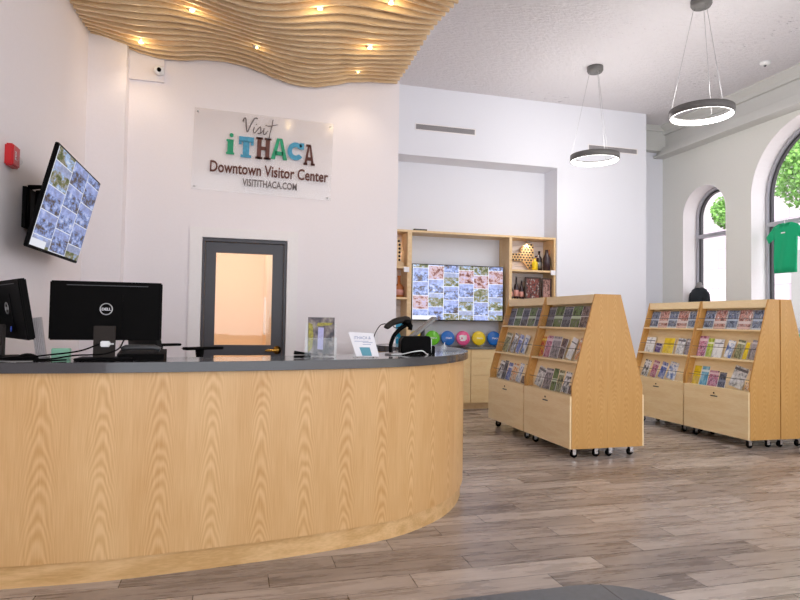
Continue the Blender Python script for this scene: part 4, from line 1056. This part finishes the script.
# printed covers
def cover(name, cols, **kw):
    M['c_'+name] = picture('cover_'+name, [C3(*c) for c in cols], **kw)
W_ = C3(236, 234, 238)
cover('dark', [(40, 44, 56), (70, 74, 90), (110, 112, 128), (60, 60, 70), (150, 150, 165)], scale=4, band=(.36, .50), bandcol=C3(130, 134, 150), base=(.88, .94), basecol=C3(140, 140, 150))
cover('green', [(40, 46, 30), (80, 104, 50), (116, 144, 84), (90, 100, 80), (150, 156, 140)], scale=3.5, band=(.40, .55), bandcol=C3(200, 214, 190))
cover('brown', [(52, 40, 40), (100, 80, 78), (150, 132, 130), (90, 80, 90)], scale=5, band=(.5, .58), bandcol=C3(210, 200, 200))
cover('pinkbrown', [(110, 64, 60), (170, 110, 100), (214, 170, 160), (120, 80, 76), (230, 210, 205)], scale=4, band=(.28, .42), bandcol=C3(226, 206, 204), base=(.02, .12), basecol=C3(226, 190, 180))
cover('bluegray', [(50, 60, 80), (90, 104, 134), (140, 150, 176), (70, 74, 90), (190, 195, 210)], scale=4, band=(.44, .54), bandcol=C3(180, 190, 210), base=(.0, .08), basecol=C3(200, 205, 215))
cover('white', [(190, 190, 196), (236, 236, 240), (244, 244, 246), (226, 226, 232)], scale=3, band=(.74, .80), bandcol=C3(120, 120, 130))
cover('whiteblack', [(40, 44, 50), (120, 124, 130), (230, 230, 236), (240, 240, 244)], scale=5, band=(.8, .92), bandcol=C3(240, 240, 244))
cover('whiteblue', [(70, 100, 170), (150, 170, 210), (232, 234, 242), (240, 240, 246)], scale=4, band=(.85, .95), bandcol=C3(236, 236, 240))
cover('blue', [(60, 80, 150), (100, 120, 190), (150, 160, 210), (200, 205, 225)], scale=4, band=(.7, .8), bandcol=C3(230, 230, 240))
cover('lightblue', [(80, 150, 190), (120, 184, 214), (170, 210, 226)], scale=3, band=(.7, .82), bandcol=C3(220, 234, 240))
cover('yellow', [(214, 180, 10), (236, 204, 20), (244, 216, 40)], scale=3, band=(.62, .68), bandcol=C3(180, 150, 30))
cover('yellowgreen', [(150, 170, 40), (190, 205, 70), (220, 224, 140)], scale=4, band=(.7, .8), bandcol=C3(236, 236, 200))
cover('pink', [(120, 60, 90), (190, 110, 140), (220, 170, 190), (90, 60, 80)], scale=5, band=(.75, .88), bandcol=C3(230, 200, 210))
cover('purple', [(60, 44, 90), (110, 90, 150), (150, 130, 180)], scale=4, band=(.6, .72), bandcol=C3(200, 190, 220))
cover('redyellow', [(150, 30, 40), (200, 70, 60), (220, 180, 60), (90, 40, 60)], scale=5, band=(.8, .9), bandcol=C3(230, 200, 90))
cover('gray', [(80, 78, 86), (130, 124, 134), (176, 168, 176), (110, 104, 110)], scale=5, band=(.8, .9), bandcol=C3(206, 200, 206))
cover('olive', [(70, 70, 50), (120, 120, 84), (180, 180, 140), (90, 90, 80)], scale=5, band=(.78, .88), bandcol=C3(220, 220, 200))
cover('orange', [(200, 110, 40), (230, 160, 90), (240, 226, 210), (120, 90, 80)], scale=5, band=(.8, .9), bandcol=C3(236, 230, 224))
cover('teal', [(30, 110, 110), (70, 150, 150), (180, 210, 205)], scale=4, band=(.7, .82), bandcol=C3(220, 236, 232))
cover('stone', [(130, 134, 140), (196, 198, 202), (226, 226, 230), (240, 240, 242)], scale=5, band=(.8, .92), bandcol=C3(110, 110, 116))
WORDS = {'dark': 'dark blue-grey magazine', 'green': 'green-topped guide magazine', 'brown': 'dark brown magazine', 'pinkbrown': 'reddish pink magazine', 'bluegray': 'blue-grey magazine', 'white': 'plain white leaflet', 'whiteblack': 'black and white leaflet',
         'whiteblue': 'white and blue leaflet', 'blue': 'blue leaflet', 'lightblue': 'light blue leaflet', 'yellow': 'bright yellow booklet', 'yellowgreen': 'yellow-green leaflet', 'pink': 'pink booklet', 'purple': 'small purple leaflet', 'redyellow': 'red and yellow leaflet',
         'gray': 'grey booklet', 'olive': 'olive leaflet', 'orange': 'orange leaflet', 'teal': 'teal leaflet', 'stone': 'pale grey map leaflet'}
ORD = ['first', 'second', 'third', 'fourth', 'fifth', 'sixth', 'seventh', 'eighth']
LEAN = math.atan(.255/.89)
def fill(rack, bay_y0, tier, items, bayname):
    """items: (cover, width, height, gap before, tilt); listed from the far end (left in view) to the near end"""
    z = (.603, .928, 1.253)[tier]; y = bay_y0+UW-.028
    d = {0: .395-.055, 1: slant(.928)-.055, 2: slant(1.253)-.055}[tier]
    for i, (c, w, h, gap, tl) in enumerate(items):
        y -= gap; yc = y-w/2; y -= w
        lift = abs(math.sin(tl))*w/2
        o = obj('brochure', leaf_mesh(w, h, .008 if tier < 2 else .01), ['c_'+c, 'paper'])
        o.matrix_world = Matrix.Translation((RX[rack]-d+.001*i, yc, z+lift)) @ Matrix.Rotation(-PI/2, 4, 'Z') @ Matrix.Rotation(-LEAN, 4, 'X') @ Matrix.Rotation(tl, 4, 'Y')
        tier_n = ('bottom', 'middle', 'top')[tier]
        tag(o, '%s, %s from left on %s shelf, %s' % (WORDS[c], ORD[i], tier_n, bayname), 'brochure', 'brochures in the oak racks')
A0, A1 = 5.14, 5.14+UW+.015
B0, B1 = 5.16, 5.16+UW+.015
n1, n2, n3, n4 = 'near bay of counter-side rack', 'far bay of counter-side rack', 'near bay of window-side rack', 'far bay of window-side rack'
top_a = [('dark', .145, .22, .015, 0), ('green', .17, .225, .005, 0), ('dark', .16, .22, .005, 0), ('green', .17, .225, .005, 0), ('brown', .16, .22, .005, 0)]
fill('a', A0, 2, top_a, n1); fill('a', A1, 2, [('dark', .15, .22, .02, 0), ('green', .165, .225, .012, 0), ('dark', .16, .22, .012, 0), ('green', .165, .225, .012, 0), ('dark', .15, .22, .012, 0)], n2)
top_b = [('bluegray', .15, .22, .02, 0), ('pinkbrown', .17, .225, .012, 0), ('bluegray', .15, .22, .015, 0), ('pinkbrown', .175, .225, .012, 0), ('bluegray', .15, .22, .015, 0)]
fill('b', B0, 2, top_b, n3); fill('b', B1, 2, top_b, n4)
fill('a', A0, 1, [('redyellow', .10, .225, .03, 0), ('pink', .115, .235, .008, .02), ('gray', .16, .23, .012, .02), ('brown', .10, .21, .012, .1), ('white', .10, .22, .05, .26), ('orange', .09, .22, .05, .22)], n1)
fill('a', A1, 1, [('olive', .15, .235, .06, .12), ('whiteblack', .10, .23, .05, .24), ('blue', .10, .22, .05, .2), ('whiteblue', .10, .22, .04, .18)], n2)
fill('a', A0, 0, [('stone', .16, .21, .06, .2), ('gray', .15, .22, .02, .03), ('green', .10, .23, .012, 0), ('olive', .10, .22, .01, 0), ('whiteblack', .11, .21, .012, .08), ('brown', .10, .22, .012, .03)], n1)
fill('a', A1, 0, [('whiteblack', .12, .22, .05, .1), ('dark', .10, .23, .012, .03), ('blue', .11, .21, .015, .06), ('orange', .13, .21, .015, .08), ('whiteblue', .10, .22, .02, .12), ('brown', .09, .22, .03, .1)], n2)
fill('b', B0, 1, [('pink', .13, .245, .02, 0), ('yellowgreen', .09, .22, .01, 0), ('white', .13, .215, .012, 0), ('whiteblue', .10, .20, .04, .16), ('olive', .10, .21, .04, .12), ('yellow', .055, .19, .02, .08), ('gray', .10, .215, .02, .08)], n3)
fill('b', B1, 1, [('white', .17, .20, .03, .02), ('purple', .11, .12, .03, .1), ('yellow', .19, .20, .04, .0), ('stone', .13, .20, .05, .05), ('gray', .09, .20, .02, .03)], n4)
fill('b', B0, 0, [('yellow', .11, .22, .02, 0), ('lightblue', .11, .22, .012, 0), ('pink', .14, .18, .012, 0), ('dark', .10, .17, .01, 0), ('stone', .19, .235, .05, .22), ('orange', .09, .235, .03, .1)], n3)
fill('b', B1, 0, [('whiteblack', .12, .22, .05, .16), ('pink', .11, .22, .05, .18), ('blue', .11, .21, .05, .2), ('whiteblue', .15, .22, .04, .16)], n4)

# ---------------------------------------------------------------- window things
def shirt():
    pts = [(-.16, -.36), (.16, -.36), (.165, -.05), (.165, .12), (.255, .05), (.30, .14), (.17, .27), (.09, .30), (.05, .285), (0, .27), (-.05, .285), (-.09, .30), (-.17, .27), (-.30, .14), (-.255, .05), (-.165, .12), (-.165, -.05)]
    bm = B(); f = bm.faces.new([bm.verts.new((0, p[0], p[1])) for p in pts])
    bmesh.ops.triangulate(bm, faces=[f])
    for _ in range(3): bmesh.ops.subdivide_edges(bm, edges=bm.edges[:], cuts=1, use_grid_fill=True)
    ext = bmesh.ops.extrude_face_region(bm, geom=bm.faces[:])
    vs = [v for v in ext['geom'] if isinstance(v, bmesh.types.BMVert)]
    for v in vs: v.co.x += 1.0
    for v in bm.verts:
        back = v.co.x > .5; x = 0
        y, z = v.co.y, v.co.z
        e = max(0, 1-abs(y)/.2)*max(.1, min(1, (.32-z)/.2)); fold = .008*math.sin(y*38+z*7)*min(1, (.3-z)/.3)
        x = (-.035*e**.5+fold) if not back else (.02*e**.5+fold+.006)
        v.co.x = x
    return bm
t = thing('t_shirt', 'green t-shirt on a hanger hooked to the big arched window bar', 't-shirt', (7.33, 6.66, 2.41))
t.scale = (1, 1.06, 1.05)
ob = obj('shirt_body', shirt(), 'green_shirt', t)
for p in ob.data.polygons: p.use_smooth = True
bm = B(); tube(bm, catmull([(-.01, 0, .275), (-.01, .0, .30), (.0, .02, .33), (.01, 0, .345), (.03, -.01, .34)], 6), .0035, 6); tube(bm, [(-.005, -.14, .255), (-.005, 0, .29), (-.005, .14, .255)], .006, 6); obj('hanger', bm, 'white', t)
bm = B(); box(bm, -.045, -.042, -.03, .03, .16, .175); obj('chest_print', bm, 'white', t)
# display torso on the sill of the small arch
t = thing('display_torso', 'headless display torso in a black shirt on the small arched window sill', 'mannequin', (7.275, 8.215, SILL+.008))
bm = B(); t.scale = (.85, .78, 1); lv = [(.09, .11, .0), (.10, .135, .12), (.095, .125, .25), (.11, .16, .40), (.12, .19, .52), (.11, .205, .60), (.075, .19, .655), (.05, .10, .69), (.045, .06, .70)]
rings = [[bm.verts.new((a*math.cos(2*PI*k/28), b*math.sin(2*PI*k/28), z)) for k in range(28)] for a, b, z in lv]
for r0, r1 in zip(rings, rings[1:]):
    for k in range(28): bm.faces.new((r0[k], r0[(k+1) % 28], r1[(k+1) % 28], r1[k])).smooth = True
bm.faces.new(rings[0][::-1]); bm.faces.new(rings[-1]); obj('shirt', bm, 'black_shirt', t)
for s_ in (-1, 1):
    bm = B(); tube(bm, catmull([(0, s_*.15, .62), (0, s_*.20, .56), (0, s_*.215, .46), (0, s_*.21, .38)], 4), [.05]*3+[.06]*6+[.05]*4, 12); obj('sleeve', bm, 'black_shirt', t)
bm = B(); lathe(bm, [(.085, .685), (.075, .71), (.055, .73), (.05, .765), (.02, .78), (.001, .78)], seg=20); obj('neck', bm, 'mid_gray', t)
# teal bag seen past the rack at the right edge
M['teal_cloth'] = plain('teal_cloth', lin(60, 190, 176), .7)
t = thing('display_table', 'dark display table behind the window side rack at the right edge', 'table', (6.98, 5.75, 0))
bm = B(); box(bm, -.15, .15, -.35, .6, 1.10, 1.14); obj('table_top', bm, 'dark_gray', t)
for a in (-.12, .12):
    for b in (-.3, .55): bm = B(); tube(bm, [(a, b, 0), (a, b, 1.10)], .018, 8); obj('leg', bm, 'dark_gray', t)
bm = B(); box(bm, -.10, .10, -.18, .18, 0, .07, bev=.02)
tag(obj('folded_shirt', bm, 'teal_cloth', loc=(6.96, 5.9, 1.141)), 'folded teal shirt at the right edge behind the rack', 'shirt')

# floor mat
def rrect(x0, x1, y0, y1, r, n=10):
    P_ = []
    for cx, cy, a0 in ((x1-r, y1-r, 0), (x0+r, y1-r, PI/2), (x0+r, y0+r, PI), (x1-r, y0+r, 3*PI/2)):
        P_ += [(cx+r*math.cos(a0+PI/2*k/n), cy+r*math.sin(a0+PI/2*k/n)) for k in range(n+1)]
    return P_
mt = thing('floor_mat', 'dark grey round-cornered mat on the floor at the lower edge', 'mat', (1.3, 2.1, 0), (0, 0, 0))
bm = B(); prism(bm, rrect(-1.4, .76, -1.0, .585, .42), .004, .010, 'Z'); obj('mat_surface', bm, 'mat', mt)
bm = B(); prism(bm, rrect(-1.41, .77, -1.01, .595, .43), .0005, .004, 'Z'); obj('mat_edge', bm, 'mat_edge', mt)
bm = B(); box(bm, .472, .478, -.98, .57, .010, .0108); obj('mat_seam', bm, 'door_frame', mt)

# ---------------------------------------------------------------- outside
bm = B(); box(bm, 7.6, 30, -12, 40, -.3, -.2); struct('ground', bm, 'pavement')
bm = B(); box(bm, 15, 16, 0, 40, -.2, 14)
bld = thing('stone_building', 'pale stone building across the street seen through the windows', 'building', (15, 20, 0))
for v in bm.verts: v.co -= Vector((15, 20, 0))
obj('facade', bm, 'stone', bld)
for k in range(5):
    for r in range(3):
        bm = B(); y = -14+k*6.0; z = 1+r*4.0; box(bm, -.06, .1, y, y+1.4, z, z+2.4); wd = obj('building_window', bm, 'mid_gray', bld)
def tree(label, loc, R, n, trunk_h):
    t = thing('street_tree', label, 'tree', loc, group='street trees outside the windows')
    bm = B(); tube(bm, [(0, 0, 0), (.05, 0, trunk_h*.6), (0, .1, trunk_h)], [.16, .12, .09], 10)
    for k in range(5): a = k*1.3; tube(bm, [(0, .05, trunk_h*.8), (math.cos(a)*R*.5, math.sin(a)*R*.5, trunk_h+R*.3)], [.06, .02], 6)
    obj('trunk', bm, 'bark', t)
    bm = B()
    for _ in range(n):
        a = random.random()*2*PI; ph = math.acos(2*random.random()-1); rr = R*random.random()**.4
        c = Vector((rr*math.sin(ph)*math.cos(a), rr*math.sin(ph)*math.sin(a), trunk_h+R*.4+rr*.8*math.cos(ph)))
        s_ = .035+.03*random.random(); u = Vector((random.gauss(0, 1), random.gauss(0, 1), random.gauss(0, 1))).normalized(); v = u.cross(Vector((random.gauss(0, 1), random.gauss(0, 1), random.gauss(0, 1)))).normalized()
        bm.faces.new([bm.verts.new(c+u*s_), bm.verts.new(c+v*s_*.6), bm.verts.new(c-u*s_), bm.verts.new(c-v*s_*.6)])
    obj('foliage', bm, 'leaf', t)
tree('leafy green street tree seen through the big arched window', (11.2, 9.0, -.2), 1.3, 9000, 4.2)
tree('leafy green street tree seen through the small arched window', (12.2, 12.5, -.2), .6, 3000, 4.15)

# ---------------------------------------------------------------- light
w = bpy.data.worlds.new('World'); scene.world = w; w.use_nodes = True; nt = w.node_tree
bg = nt.nodes['Background']; bg.inputs[0].default_value = (.90, .94, 1.0, 1); bg.inputs[1].default_value = 2.5
sun = bpy.data.lights.new('sun', 'SUN'); sun.energy = 7; sun.angle = .2; sun.color = (1, .96, .92)
so = bpy.data.objects.new('sun', sun); COL.objects.link(so); so.rotation_euler = (math.radians(35), math.radians(-38), 0)
# pendant lamps' light
for (x, y, z, e) in ((4.545, 7.0, 3.40, 30), (4.67, 5.21, 3.41, 30)):
    ld = bpy.data.lights.new('ring_lamp', 'POINT'); ld.energy = e*1.3; ld.shadow_soft_size = .35; ld.color = (1, .97, .94)
    lo = bpy.data.objects.new('ring_lamp', ld); COL.objects.link(lo); lo.location = (x, y, z)
ld = bpy.data.lights.new('inner_room', 'AREA'); ld.energy = 20; ld.size = .7; ld.color = (1, .84, .66)
lo = bpy.data.objects.new('inner_room_lamp', ld); COL.objects.link(lo); lo.location = (-.15, 6.9, 2.74)

# ---------------------------------------------------------------- camera
cam = bpy.data.cameras.new('camera'); cam.sensor_width = 36; cam.lens = 606*36/800; cam.clip_start = .05; cam.clip_end = 200
co = bpy.data.objects.new('camera', cam); COL.objects.link(co)
yaw = math.atan(165/606.); pit = .033; roll = .015
F = Vector((math.sin(yaw)*math.cos(pit), math.cos(yaw)*math.cos(pit), math.sin(pit)))
R0 = Vector((math.cos(yaw), -math.sin(yaw), 0)); U0 = R0.cross(F)
R1 = R0*math.cos(roll)-U0*math.sin(roll); U1 = U0*math.cos(roll)+R0*math.sin(roll)
if U0.dot(R1) < 0: R1 = R0*math.cos(roll)+U0*math.sin(roll); U1 = U0*math.cos(roll)-R0*math.sin(roll)
co.matrix_world = Matrix.Translation((0, 0, 1.3)) @ Matrix((R1, U1, -F)).transposed().to_4x4()
scene.camera = co
scene.view_settings.view_transform = 'Standard'; scene.view_settings.look = 'None'; scene.view_settings.gamma = 1
scene.view_settings.use_curve_mapping = False; scene.view_settings.exposure = 0.14
